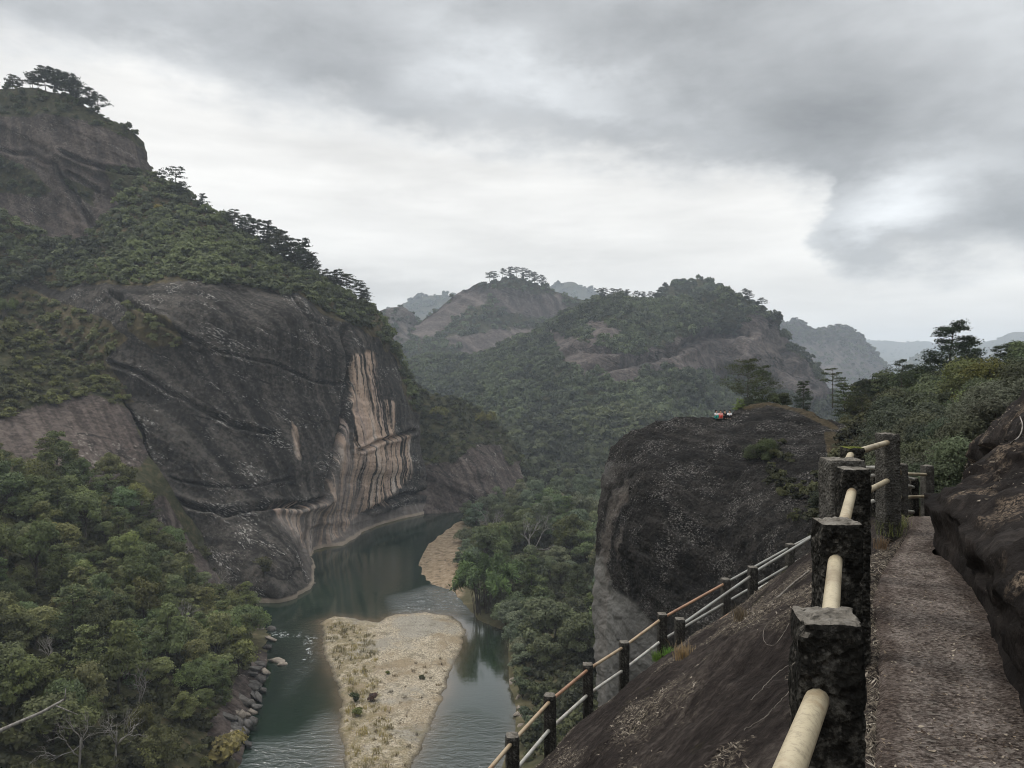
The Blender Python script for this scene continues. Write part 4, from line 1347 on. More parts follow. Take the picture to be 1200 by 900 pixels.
def rail_mat(name, base, stain_c):
    m, t, b = new_mat(name, 0.5, 0.4)
    p = obj_vec(t)
    n = t.noise(p, 5, 7, 0.7)
    c = t.ramp(n, [(0.34, stain_c), (0.50, base), (0.8, tuple(min(1, x * 1.15) for x in base))])
    c = t.mix(t.rng(t.noise(p, 26, 5, .75), .57, .68, 0, .6), c, tuple(x * .4 for x in base))
    c = t.mix(t.rng(t.noise(p, 60, 5, .8), .50, .64, 0, .45), c, (0.10, 0.085, 0.06))
    c = t.mix(t.rng(t.noise(p, 2.2, 4, .6), .52, .66, 0, .55), c, tuple(k * .5 for k in stain_c))
    t.put(b.inputs['Base Color'], c)
    t.put(b.inputs['Normal'], t.bump(n, 0.25, 0.01))
    return m


M_CREAM = rail_mat("cream_paint", (0.37, 0.315, 0.215), (0.20, 0.135, 0.07))
M_TAN = rail_mat("tan_paint", (0.33, 0.255, 0.165), (0.26, 0.15, 0.08))
M_RUST = rail_mat("rusty_paint", (0.30, 0.17, 0.10), (0.17, 0.08, 0.045))
M_WHITE = rail_mat("white_paint", (0.36, 0.35, 0.315), (0.22, 0.19, 0.15))
M_GREYP = rail_mat("grey_paint", (0.23, 0.23, 0.21), (0.2, 0.18, 0.15))


def post_mesh(w, d, h, res, seed, pale=0.0, moss=0.0):
    """a concrete post from z=-0.35 to h, worn edges"""
    rgp = np.random.default_rng(seed)
    nx, nz = res
    faces = []
    xs = np.linspace(-1, 1, nx)
    zs = np.linspace(0, 1, nz)
    sides = []
    for (ax, sgn) in ((0, 1), (1, 1), (0, -1), (1, -1)):
        U, Z = np.meshgrid(xs, zs)
        if ax == 0:
            X, Y = U * sgn, -np.ones_like(U) * sgn
        else:
            X, Y = np.ones_like(U) * sgn, U * sgn
        sides.append((np.stack([X, Y, Z], -1), nx, nz))
    U, V = np.meshgrid(xs, xs)
    sides.append((np.stack([U, V, np.ones_like(U)], -1), nx, nx))
    Vs, Qs, o = [], [], 0
    for A, a, b2 in sides:
        Vs.append(A.reshape(-1, 3))
        Qs.append(grid_quads(a, b2) + o)
        o += a * b2
    V = np.concatenate(Vs)
    Q = np.concatenate(Qs)
    key = np.round(V * 4000).astype(int)
    _, idx, inv = np.unique(key, axis=0, return_index=True, return_inverse=True)
    V = V[idx]
    Q = inv.ravel()[Q]
    # round the corners, then wear them
    r = 0.86
    m4 = np.maximum(np.abs(V[:, 0]), np.abs(V[:, 1]))
    corner = np.minimum(np.abs(V[:, 0]), np.abs(V[:, 1]))
    sh = 1 - 0.07 * smooth(0.75, 1.0, corner)
    top = smooth(1 - 0.03 / h, 1.0, V[:, 2])
    W = np.stack([V[:, 0] * w / 2 * sh, V[:, 1] * d / 2 * sh, -0.35 + V[:, 2] * (h + 0.35)], -1)
    W[:, :2] *= (1 - 0.06 * top * smooth(.6, 1, m4))[:, None]
    n = unit(np.stack([V[:, 0] * smooth(.8, 1, np.abs(V[:, 0])), V[:, 1] * smooth(.8, 1, np.abs(V[:, 1])), 1.0 * (V[:, 2] > .999)], -1))
    dsp = 0.010 * fbm(W * 9 + seed, 4) + 0.006 * fbm(W * 40 + seed, 3) - 0.012 * smooth(.15, .5, fbm(W * 16 + seed * 3, 2))
    dsp = dsp + 0.007 * (V[:, 2] > .999) * (fbm(W * 18 + seed, 4) + fbm(W * 70 + seed, 2) * .5)
    W = W + n * dsp[:, None]
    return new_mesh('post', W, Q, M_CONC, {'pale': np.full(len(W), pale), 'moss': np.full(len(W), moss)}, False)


def add_post(root, base, h, w=0.175, rz=0.0, res=(12, 40), seed=1, pale=0.0, moss=0.0, label=None, d=None):
    o = link('post', post_mesh(w, d or w, h, res, seed, pale, moss), root, base)
    o.rotation_euler = (R_.uniform(-.012, .012), R_.uniform(-.012, .012), rz)
    if label:
        o['label'] = label
    return o


def add_rail(root, a, b2, r, mat, label=None):
    a, b2 = np.array(a, float), np.array(b2, float)
    n = 9
    pts = a + (b2 - a) * np.linspace(0, 1, n)[:, None]
    V, Q, T = tube(pts, r, 20 if r > .03 else 12)
    o = link('rail', new_mesh('rail', V, Q, mat, None, True), root)
    if label:
        o['label'] = label
    return o


def Z(px, py, D):
    return P(px, py, D)


rail1 = empty('railing', (0, 0, 0))
tag(rail1, 'weathered concrete post railing with thick cream pipes along the left edge of the footpath', 'railing', 'concrete and pipe railings')
yaw = math.atan2(0.5, 1.15)
near = [  # x, y, top z, width, pale, moss, rz
    (0.806, 1.99, -0.64, 0.160, 0.0, 0.0, -0.16), (1.315, 3.14, -0.625, 0.160, 0.0, 0.0, -0.05), (2.02, 4.59, -0.60, 0.162, 0.0, 0.0, -0.04), (2.315, 5.42, -0.645, 0.25, 0.75, 0.0, 0.0),
    (2.72, 6.2, -0.645, 0.15, 0.1, 1.0, 0.0), (3.87, 7.95, -0.685, 0.185, 0.65, 0.0, 0.12), (5.78, 11.5, -1.44, 0.16, 0.7, 0.0, 0.1), (6.72, 12.5, -1.59, 0.155, 0.8, 0.0, 0.1)]
for i, (x, y, zt, w, pale, moss, rz) in enumerate(near):
    zb = np.interp(y, A_[:, 1], A_[:, 2]) - 0.05
    add_post(rail1, (x, y, zb), zt - zb, w, rz, (26, 130) if i < 2 else (14, 60), 3 + i, pale, moss,
             {3: 'broad post with a paler grey side', 4: 'post with a mossy yellow-green top', 5: 'taller grey post beside the far bend'}.get(i))
# top pipes, from behind the camera to the far bend
tops = [np.array([x, y, zt - dz]) for (x, y, zt, *_), dz in zip(near, (0.15, 0.14, 0.13, 0.10, 0.05, 0.09, .15, .15))]
lows = [np.array([x, y, zt - dz]) for (x, y, zt, *_), dz in zip(near, (0.6, 0.58, 0.55, 0.50, 0.42, 0.48, .5, .5))]
end1 = Z(958, 818, 1.93)
start = end1 + np.array([-0.888, -1.72, 0.20])
add_rail(rail1, end1 + (start - end1) * 1.0, end1 + (end1 - start) * 0.05, 0.029, M_CREAM)
low0 = end1 + np.array([0, 0, -0.42])
add_rail(rail1, low0 + (start - end1), low0, 0.029, M_CREAM)
for i in range(len(near) - 1):
    r = 0.027 if i < 5 else 0.024
    add_rail(rail1, tops[i], tops[i + 1], r, M_CREAM)
    add_rail(rail1, lows[i], lows[i + 1], r, M_CREAM)
# post behind the camera that carries the first pipe
add_post(rail1, (start[0], start[1] - .1, -1.8), 1.25, 0.172, -.3, (10, 30), 77)

rail2 = empty('railing', (0, 0, 0))
tag(rail2, 'outer railing of the lower walkway with thin rusty and white pipes above the river', 'railing', 'concrete and pipe railings')
low_posts = [(585, 905, 975, 9.0), (601, 861, 945, 10.0), (645, 814, 895, 11.4), (689.5, 778, 846, 12.75), (731, 752, 818, 13.8), (776, 719, 786, 14.6), (850.5, 678, 738, 16.1), (925, 637, 692, 17.7), (985, 606, 660, 19.2)]
lp = []
for i, (x, yt, yb, D) in enumerate(low_posts[1:]):
    top_, bot = Z(x, yt, D), Z(x, yb, D)
    h = top_[2] - bot[2]
    add_post(rail2, (bot[0], bot[1], bot[2]), h, 0.17, R_.uniform(-.2, .3), (7, 26), 40 + i, 0.25 if i < 5 else .5)
    lp.append((top_, h))
hi_m = [M_TAN, M_RUST, M_TAN, M_TAN, M_RUST, M_GREYP, M_GREYP]
for i in range(len(lp) - 1):
    (t0, h0), (t1, h1) = lp[i], lp[i + 1]
    add_rail(rail2, t0 - [0, 0, .09], t1 - [0, 0, .09], 0.026, hi_m[i], 'rust-coloured pipe' if hi_m[i] is M_RUST else None)
    add_rail(rail2, t0 - [0, 0, .50], t1 - [0, 0, .50], 0.026, M_WHITE if i < 4 else M_GREYP)
t0 = lp[0][0]
dv = lp[0][0] - lp[1][0]
add_rail(rail2, t0 - [0, 0, .09], t0 + dv * 1.2 - [0, 0, .15], 0.026, M_TAN)
add_rail(rail2, t0 - [0, 0, .5], t0 + dv * 1.2 - [0, 0, .55], 0.026, M_WHITE)

rail3 = empty('railing', (0, 0, 0))
tag(rail3, 'short inner railing of the lower walkway with grey pipes nearer the rock slope', 'railing', 'concrete and pipe railings')
ip_ = [(796.5, 725, 780, 13.4), (882, 664, 724, 15.0), (965, 612, 676, 16.3)]
lp = []
for i, (x, yt, yb, D) in enumerate(ip_):
    top_, bot = Z(x, yt, D), Z(x, yb, D)
    add_post(rail3, tuple(bot), top_[2] - bot[2], 0.17, R_.uniform(-.2, .3), (7, 26), 60 + i, 0.3)
    lp.append(top_)
for i in range(2):
    add_rail(rail3, lp[i] - [0, 0, .13], lp[i + 1] - [0, 0, .16], 0.027, M_GREYP)
    add_rail(rail3, lp[i] - [0, 0, .50], lp[i + 1] - [0, 0, .62], 0.027, M_RUST if i == 0 else M_WHITE, 'rust-coloured pipe' if i == 0 else None)

rail4 = empty('railing', (0, 0, 0))
tag(rail4, 'railing glimpsed beyond the tall grey post, with level white pipes between dark posts', 'railing', 'concrete and pipe railings')
fp = [(1000, 545, 640, 10.2), (1027, 546, 632, 10.5), (1071, 560, 612, 13.2)]
for i, (x, yt, yb, D) in enumerate(fp):
    top_, bot = Z(x, yt, D), Z(x, yb, D)
    add_post(rail4, tuple(bot), top_[2] - bot[2], 0.13, 0, (7, 26), 70 + i, 0.0)
for (a, b2) in ((0, 1), (1, 2)):
    for dy in (3, 14, 50):
        add_rail(rail4, Z(fp[a][0], fp[a][1] + dy, fp[a][3]), Z(fp[b2][0], fp[b2][1] + dy * .8, fp[b2][3]), 0.028, M_WHITE)

# ------------------------------------------------------------------ trees and bushes
rt = np.random.default_rng(5)
NB = 0
bare_spec = [(221, 752, 1.15, 3, 'pale leafless tree among evergreens near the left bank'), (258, 706, 1.1, 2, 'thin leafless tree at the upper right of the left bank forest'), (168, 842, .9, 1, 'small pale leafless tree low in the left bank forest'),
             (98, 905, 1.0, 0, 'leafless tree at the lower left with spreading grey twigs'), (140, 898, 1.0, 3, 'leafless shrubby tree right of the spreading grey one at the bottom left'), (64, 790, .7, 2, 'short bent leafless tree above the fallen trunk')]
clear = [(S3.at(x, y), 3.0, 11.0) for x, y, *_ in bare_spec] + [(np.array([*rpt(x, y), -58.5]), 5.0, 22.0) for x, y in ((621, 668), (570, 640), (583, 632))] + [(np.array([*rpt(566, 720), -59.3]), 9.5, 14.0)]
clear += [(S3.at(266, 893), 5.0, 12.0)]
clear += [(P(30, 845, 88), 7.0, 22.0)]


def is_clear(p):
    for c, rx, fy in clear:
        if abs(p[0] - c[0]) < rx and -fy < p[1] - c[1] < 4:
            return False
    return True


# forest on the left bank
left_poly = [(-60, 530), (60, 550), (110, 570), (150, 565), (165, 590), (185, 640), (235, 690), (290, 705), (300, 740), (285, 790), (262, 820), (240, 860), (230, 930), (-60, 930)]
pts = S3.scatter([left_poly], 230, 3.9, rt)
pts = np.array([p for p in pts if is_clear(p)])
for p in pts:
    sc = R_.uniform(0.45, 1.02)
    if R_.random() < .2:
        K_FIR.place(p, R_.uniform(.65, 1.0), C_GREEN if R_.random() < .6 else C_OLIVE, 'feathery pointed conifer among the round trees of the near left bank', 'conifers on the left bank slope')
        continue
    K_BROAD.place(p, sc, C_OLIVE if R_.random() < .6 else C_GREEN, 'round-crowned evergreen tree in the forest on the near left bank', 'evergreen trees on the left bank slope', stretch=R_.uniform(.8, 1.4))
print('left trees', len(pts))
# right bank forest
rb_poly = [(545, 605), (600, 590), (720, 580), (720, 830), (690, 800), (640, 790), (612, 800), (603, 760), (600, 740), (575, 725), (545, 690), (540, 640)]
pts = GS.scatter([rb_poly], 110, 5.6, rt, zmin=-59.6)
bam = np.array([*rpt(566, 720), -59.3])
pts = np.array([p for p in pts if is_clear(p)])
for p in pts:
    if R_.random() < .14:
        K_FIR.place(p, R_.uniform(.8, 1.2), C_GREEN, 'pointed conifer in the wood on the right bank below the dark rock knob', 'conifers of the right bank wood')
        continue
    K_BROAD.place(p, R_.uniform(0.6, 1.4), C_GREY if R_.random() < .6 else C_GREEN, 'grey-green tree in the wood on the right bank below the dark rock knob', 'trees of the right bank wood', stretch=R_.uniform(.85, 1.2))
print('right trees', len(pts))
for x, y, sc in ((592, 736, .8), (602, 742, .85), (606, 752, .75), (608, 766, .8), (609, 782, .7), (613, 792, .65), (604, 730, .9), (618, 770, .95), (540, 668, .6), (548, 655, .7), (545, 640, .7), (556, 625, .75)):
    K_BROAD.place((*rpt(x, y), -59.2), sc, C_GREY, 'tree leaning over the water at the edge of the right bank wood', 'waterside trees of the right bank', stretch=.85, tilt=.2)


# scrub and woods nobody could count
def wood(name, sheet, polys, n, mind, protos, color, smin, smax, label, weight=None, up=-1.0, lift=0.0):
    pts = sheet.scatter(polys, n, mind, rt, weight, up=up)
    if not len(pts):
        return
    pts[:, 2] += lift
    me = mass_mesh(name, protos, pts, rt.uniform(smin, smax, len(pts)), rt)
    o = link(name, me)
    o.color = (*color, 1)
    tag(o, label, kind='stuff')
    print(name, len(pts), len(me.polygons))


ALL = [(-300, -100), (1500, -100), (1500, 1000), (-300, 1000)]
wood('hillside_scrub', S2, v2[:1], 1500, 2.4, mid_protos, (0.064, 0.076, 0.036), 0.40, 1.3, 'dark green scrub covering the slope above the river cliff', V2)
wood('ledge_scrub', S2, v2[1:], 800, 1.9, mid_protos, (0.066, 0.072, 0.034), 0.35, 0.8, 'olive scrub on the ledges left of the cliff face', V2)
wood('peak_scrub', S1, v1, 1100, 2.2, mid_protos, (0.052, 0.066, 0.033), 0.4, 0.95, 'green scrub on the summit and ledges of the left peak', V1)
wood('bank_undergrowth', S3, [[(-200, 374), (60, 390), (150, 470), (110, 470), (50, 490), (-200, 500)]], 330, 2.6, mid_protos, (0.060, 0.063, 0.026), 0.45, 0.95, 'olive thicket above the reddish rock slab on the left', 1 - rock3)
wood('bank_undergrowth', S3, [[(-200, 520), (100, 570), (180, 580), (235, 640), (300, 700), (315, 745), (290, 850), (230, 940), (-200, 940)]], 900, 2.2, mid_protos, (0.045, 0.050, 0.024), 0.3, 0.7, 'undergrowth between the trees of the left bank forest', 1 - rock3)
wood('spur_scrub', S4, [[(400, 380), (640, 440), (650, 640), (430, 640)]], 420, 2.4, mid_protos, (0.050, 0.055, 0.026), 0.3, 0.8, 'scrub on the low rocky spur beside the river', V4)
wood('valley_forest', S5, [[(400, 430), (500, 470), (600, 500), (720, 470), (800, 500), (800, 700), (380, 700)]], 1900, 4.2, far_protos, (0.055, 0.066, 0.036), 0.6, 1.8, 'forest filling the valley behind the right bank')
wood('peak_hill_scrub', S5B, [ALL], 1700, 5.0, far_protos, (0.054, 0.064, 0.036), 0.55, 1.8, 'scrub and trees on the bare topped hill behind', 1.0 - bare5b)
wood('hill_scrub', S5, [[(380, 300), (1050, 300), (1050, 520), (800, 500), (720, 470), (600, 500), (500, 470), (380, 430)]], 3600, 4.0, far_protos, (0.054, 0.064, 0.036), 0.45, 1.7, 'scrub and small trees covering the middle hills', 1.0 - bare5)
wood('dome_forest', S6, [ALL], 500, 7, far_protos, (0.040, 0.052, 0.030), 1.2, 2.2, 'forest on the dome shaped hill behind')
wood('cliff_hill_forest', S7, [[(870, 370), (1060, 370), (1060, 440), (1020, 420), (980, 402), (900, 400)]], 520, 9, far_protos, (0.046, 0.056, 0.032), 1.4, 2.8, 'trees along the top of the bluish cliff hill')
wood('cliff_hill_forest', S7, [ALL], 300, 14, far_protos, (0.046, 0.056, 0.032), 1.4, 2.6, 'trees on the lower slope of the bluish cliff hill')
wood('red_hill_scrub', S8, [ALL], 300, 6, far_protos, (0.036, 0.046, 0.028), 0.8, 1.6, 'scrub on the small reddish hill behind the cliff')
for s_, n_, lb in ((S9, 380, 'forest on the pale hill in the gap'), (S10, 380, 'forest on the blue ridge between the middle hills'), (S13, 420, 'forest on the nearer blue hills at right'), (S12, 380, 'forest on the blue hills at far right'), (S11, 380, 'forest on the farthest pale blue hills')):
    wood('far_forest', s_, [ALL], n_, 14, far_protos, (0.04, 0.05, 0.03), 2.2, 4.4, lb)
# undergrowth of the right bank
wood('bank_undergrowth', GS, [[(540, 640), (600, 590), (760, 580), (760, 900), (605, 900), (606, 860), (608, 830), (598, 800), (597, 765), (598, 742), (560, 720)]], 1700, 1.5, mid_protos, (0.05, 0.056, 0.03), 0.3, 0.75, 'undergrowth and field plants on the right bank')
wood('knob_scrub', RK, [[(885, 520), (915, 515), (930, 560), (985, 560), (1000, 640), (950, 640), (930, 600), (895, 560)]], 90, 0.9, mid_protos, (0.034, 0.036, 0.019), 0.10, 0.32, 'low dark scrub in the gully of the rock knob')
wood('gully_scrub', RB, [[(900, 500), (1000, 470), (1330, 440), (1330, 620), (1090, 640), (900, 660)]], 600, 1.0, mid_protos, (0.044, 0.046, 0.024), 0.12, 0.36, 'low scrub covering the soil of the slope at right', (RB.W[..., 1] > 46).astype(float))

# pines along the ridges
def pine_at(sheet, x, ytop, ybase, label, group=None, kind=K_PINE, color=C_PINE, back=2.0, v=None, hgt=10.0, wide=1.0, D=None):
    if D is None and ybase is None:
        p, ybase = sheet.crest(x)
        p[2] -= 1.0
        p[1] += min(back, 1.0)
        ytop = min(ytop, ybase - 14)
    elif D is None:
        p = sheet.at(x, ybase).copy()
        p *= (p[1] + back) / p[1]
    else:
        p = P(x, ybase, D)
    H = (ybase - ytop) / F * p[1]
    r = kind.place(tuple(p), H / hgt * wide, color, label, group, v=v, stretch=1 / wide, tilt=0.05)
    return r


for i, (x, yt) in enumerate([(-8, 88), (6, 91), (20, 89), (33, 83), (44, 78), (54, 75), (64, 77), (73, 80), (82, 83), (91, 91), (102, 97), (114, 106)]):
    pine_at(S1, x, yt, None, 'dark pine in the row crowning the summit of the left peak', 'pines on the left summit', wide=1.3)
for i, x in enumerate([14, 39, 60, 87]):
    pine_at(S1, x, 84 + i % 4 * 2, None, 'dark pine in the row crowning the summit of the left peak', 'pines on the left summit', wide=1.4)
for x, yt, yb, lb in ((203, 195, 224, 'bushy dark pine right of the peak cliff, tallest of that small group'), (190, 199, 216, 'thin sparse pine beside the right foot of the peak cliff'), (214, 212, 234, 'small pine leaning right below the bushy pine'), (235, 227, 246, 'tiny lone pine on the ridge between the two pine rows')):
    pine_at(S2, x, yt, yb, lb, wide=1.25)
for i, (x, yt) in enumerate([(268, 250), (276, 247), (285, 251), (293, 254), (302, 257), (311, 262), (319, 266), (327, 270), (335, 273), (342, 279), (349, 283), (356, 288), (362, 296)]):
    pine_at(S2, x, yt + (i * 7 % 5) - 7, None, 'slender dark pine in the long row on the ridge above the cliff', 'pines on the ridge above the cliff', wide=1.05)
for i, x in enumerate([265, 272, 281, 289, 297, 306, 314, 323, 331, 339, 346, 353, 360, 366]):
    pine_at(S2, x, 248 + (x - 268) * .47 + (i * 5 % 9), None, 'slender dark pine in the long row on the ridge above the cliff', 'pines on the ridge above the cliff', wide=1.1)
for i, (x, yt) in enumerate([(374, 312), (383, 314), (391, 318), (399, 316), (408, 322), (416, 325), (424, 331), (429, 340)]):
    pine_at(S2, x, yt + (i * 7 % 4) - 5, None, 'dark pine in the short row at the right end of the cliff ridge', 'pines at the right end of the cliff ridge', wide=1.2)
for i, x in enumerate([572, 579, 587, 596, 604, 612, 620, 628, 635]):
    pine_at(S5B, x, 318 + abs(x - 600) * .12 + i % 3, None, 'tiny pine on the crest of the reddish middle hill', 'pines on the middle hill crest', wide=1.4, back=4)
for i, x in enumerate([704, 712, 719, 728, 736, 746, 754, 762, 771]):
    pine_at(S5, x, 338 + (i * 5 % 4), None, 'small dark pine on the flat ridge between the middle hills', 'pines on the flat ridge', wide=1.3, back=1)
for x, yt, yb, lb in ((873, 340, 358, 'taller of two small pines at the brink of the middle hill cliff'), (879, 342, 361, 'spreading small pine at the brink of the middle hill cliff'), (893, 352, 368, 'lowest small pine on the brink above the bare middle hill cliff')):
    pine_at(S5, x, yt, None, lb, wide=1.3, back=1)

# the near slope at right
rg = np.random.default_rng(33)
K_NPINE = Kind('pine_tree', [pine_shape(rg, 10, 32, .24, .10, 60, 3.0, .4, .05, 6), pine_shape(rg, 10, 19, .46, .11, 44, 4.4, .3, .07, 5), pine_shape(rg, 10, 9, .66, .13, 40, 2.6, .22, .03, 4), pine_shape(rg, 10, 34, .08, .12, 40, 2.4, .5, .02, 5)])
C_NP = (0.030, 0.040, 0.020)
pine_at(None, 1113, 379, 476, 'tall layered pine standing highest on the bushy slope at right', kind=K_NPINE, v=0, D=92, color=C_NP)
pine_at(None, 1137, 398, 470, 'leaning pine close behind the tall layered pine on its right', kind=K_NPINE, v=0, D=95, color=C_NP, wide=.8)
pine_at(None, 1088, 424, 468, 'small pine between the flat-topped pine and the tall layered pine', kind=K_NPINE, v=1, D=96, color=C_NP, wide=.75)
pine_at(None, 1193, 412, 458, 'pine at the right edge of the skyline above the rock wall', kind=K_NPINE, v=1, D=84, color=C_NP, wide=.8)
pine_at(None, 1058, 421, 474, 'flat-topped pine left of the tall layered pine', kind=K_NPINE, v=1, D=90, color=C_NP, wide=.85)
pine_at(None, 1170, 404, 462, 'slender open pine right of the tall layered pine', kind=K_NPINE, v=0, D=86, color=(0.036, 0.052, 0.03), wide=.75)
pine_at(None, 874, 420, 486, 'broad umbrella pine on top of the dark rock knob', kind=K_NPINE, v=1, D=93, color=(0.042, 0.052, 0.022), wide=.8)
pine_at(None, 893, 428, 484, 'second stem of umbrella pine on the rock knob, smaller and to the right', kind=K_NPINE, v=1, D=94, color=(0.042, 0.052, 0.022), wide=.7)
pine_at(None, 976, 431, 474, 'thin pine with two flat tufts on a bare stem', kind=K_NPINE, v=2, D=96, color=C_NP)
pine_at(None, 1012, 446, 486, 'small spreading pine between the two-tuft pine and the flat-topped pine', kind=K_NPINE, v=1, D=84, color=C_NP, wide=.8)
pine_at(None, 941, 446, 482, 'young conical pine on the knob top behind the dry grass', kind=K_NPINE, v=3, D=92, color=(0.03, 0.042, 0.02))
pine_at(None, 990, 448, 486, 'bushy young pine left of the small spreading pine', kind=K_NPINE, v=3, D=90, color=(0.045, 0.06, 0.026), wide=1.2)
pine_at(None, 1003, 452, 490, 'yellowish young pine beside the bushy young pine', kind=K_NPINE, v=3, D=88, color=(0.06, 0.072, 0.028), wide=1.2)
pine_at(None, 866, 467, 487, 'small bright green sapling beside the seated people', kind=K_NPINE, v=3, D=87, color=(0.10, 0.115, 0.03), wide=1.2)

slope_specs = [  # x, y base, D, scale, colour, label
    (1020, 470, 98, 1.5, C_DARK), (1045, 470, 97, 1.7, C_DARK), (1075, 478, 92, 2.0, C_GREEN), (1095, 480, 90, 1.9, C_DARK), (1130, 470, 90, 1.8, C_DARK), (1155, 468, 88, 1.8, C_GREEN), (1185, 465, 84, 1.9, C_DARK), (1205, 462, 80, 1.9, C_DARK), (1228, 460, 78, 2, C_GREEN)]
for x, y, D, sc, c in slope_specs:
    K_FINE.place(tuple(P(x, y + 2, D)), sc * .8, tuple(.85 * k for k in c), 'dense dark bush on the skyline of the slope at right', 'dark bushes on the right skyline')
for x, y, D, sc in ((1085, 470, 95, .5), (1136, 464, 93, .55), (1160, 462, 90, .45), (1198, 455, 86, .6), (1232, 452, 82, .6), (1030, 474, 97, .42)):
    K_BROAD.place(tuple(P(x, y, D)), sc, C_DARK, 'dark rounded tree among the pines on the right skyline', 'dark rounded trees on the right skyline')
pts = RB.scatter([[(1040, 490), (1045, 480), (1060, 470), (1200, 465), (1300, 460), (1300, 540), (1180, 560), (1130, 520), (1070, 500), (1045, 540)]], 60, 3.0, rt)
for p in pts:
    (K_NEAR if p[1] < 60 else K_FINE).place(tuple(p - [0, 0, .3]), R_.uniform(.6, 1.15) * min(1, p[1] / 60), ((0.042, 0.052, 0.027), (0.046, 0.055, 0.033), C_DARK)[R_.randrange(3)], 'leafy bush on the slope behind the far railing', 'bushes on the slope behind the railing')
for (x, y, D, sc) in [(1140, 492, 60, 1.6), (1165, 490, 58, 1.5), (1185, 500, 52, 1.3)]:
    K_NEAR.place(tuple(P(x, y, D)), sc, (0.068, 0.080, 0.030), 'lighter yellow-green bush below the pines at right', 'yellow-green bushes at right')
for (x, y, D, sc) in [(1062, 556, 43, 1.0), (1075, 550, 40, 1.25), (1080, 570, 36, 1.15), (1062, 592, 33, .9), (1100, 570, 33, .95), (1075, 600, 28, .9), (1110, 588, 26, .72), (1050, 588, 37, .75), (1095, 605, 23, .6), (1046, 578, 44, .8), (1048, 600, 38, .7), (1120, 560, 31, .8), (1060, 530, 54, 1.0), (1060, 615, 24, .7), (1145, 565, 24, .7), (1165, 545, 24, .75), (1130, 585, 22, .6), (1185, 520, 26, .8), (1150, 530, 34, .9), (1205, 500, 28, .8), (1120, 540, 40, .9)]:
    K_NEAR.place(tuple(P(x, y, D)), sc, (0.044, 0.051, 0.032), 'grey-green bush in the dense thicket behind the tall grey post', 'grey-green thicket behind the tall grey post')
K_NEAR.place(tuple(P(898, 545, 73)), .85, (0.040, 0.050, 0.022), 'round green bush clinging to the face of the dark rock knob')
K_FINE.place(tuple(P(885, 488, 92)), .9, C_DARK, 'dark bush under the broad umbrella pine')
K_FINE.place(tuple(P(912, 480, 92)), 0.8, C_DARK, 'dark bush right of the umbrella pine stems')
for i, (x, y, D, sc) in enumerate([(1000, 512, 86, 1.0), (1015, 516, 84, 1.1), (1025, 520, 80, .9)]):
    K_FINE.place(tuple(P(x, y, D)), sc, (0.034, 0.04, 0.022), 'greyish scrub bush at the right end of the knob top', 'scrub bushes at the right end of the knob')
for (x, y, D, sc) in [(988, 606, 50, .6), (966, 600, 55, .5)]:
    K_FINE.place(tuple(P(x, y, D)), sc, (0.026, 0.03, 0.018), 'shaded dull bush in the gully right of the dark rock knob', 'dull bushes in the knob gully')

# single plants of the valley
K_BAMBOO.place(tuple(bam), 1.4, (0.062, 0.080, 0.030), 'large arching bamboo clump overhanging the river on the right bank', v=0)
K_BAMBOO.place(tuple(S4.at(515, 492)), 0.62, (0.10, 0.105, 0.035), 'small yellow-green bamboo clump on the spur beside the cliff', v=0)
K_BAMBOO.place(tuple(S4.at(570, 500)), 0.75, (0.11, 0.115, 0.034), 'yellow-green bamboo clump on the crest of the rocky spur', v=0)
K_BAMBOO.place(tuple(S2.at(8, 372)), 0.7, (0.085, 0.095, 0.03), 'yellow-green bamboo clump at the left edge below the peak', v=0)
K_BARE.place((*rpt(621, 668), -58.5), 2.4, C_DRY, 'tall pale leafless tree standing in the right bank wood', v=0)
K_BARE.place((*rpt(570, 640), -58.5), 1.6, C_DRY, 'brownish leafless tree behind the bamboo clump', v=1)
K_BARE.place((*rpt(583, 632), -58.5), 1.5, C_DRY, 'second leafless tree behind the bamboo, nearer the tall pale one', v=2)
for x, y, sc, v, lb in bare_spec:
    q = S3.at(x, y)
    K_BARE.place(tuple(q + np.array([0, -1, 1.0])), sc * 1.15, C_DRY, lb, v=v)
K_SHRUB.place(tuple(S3.at(266, 893) + np.array([0, -1, .3])), 2.7, (0.115, 0.118, 0.042), 'yellow straw-coloured bush at the water edge at the bottom left')
K_SHRUB.place(tuple(S2.at(310, 668) + np.array([0, -1, 0])), 2.4, (0.06, 0.06, 0.028), 'lone olive bush on the dark slab above the water')
K_SHRUB.place(tuple(S2.at(186, 246)), 1.7, (0.16, 0.16, 0.03), 'small bright yellow bush high on the ridge slope')
K_SHRUB.place(tuple(S2.at(405, 371)), 2.3, (0.09, 0.095, 0.03), 'yellow-green bush on the brink of the river cliff')
for i, (x, y) in enumerate([(620, 800), (640, 795), (660, 812), (632, 830), (615, 850), (650, 838), (672, 835), (628, 870), (655, 865), (612, 822)]):
    K_SHRUB.place((*rpt(x, y), -58.6), R_.uniform(1.0, 2.0), (0.05, 0.06, 0.032), 'rounded grey-green shrub on the right bank below the rock knob', 'shrubs on the right bank')

# grass tufts


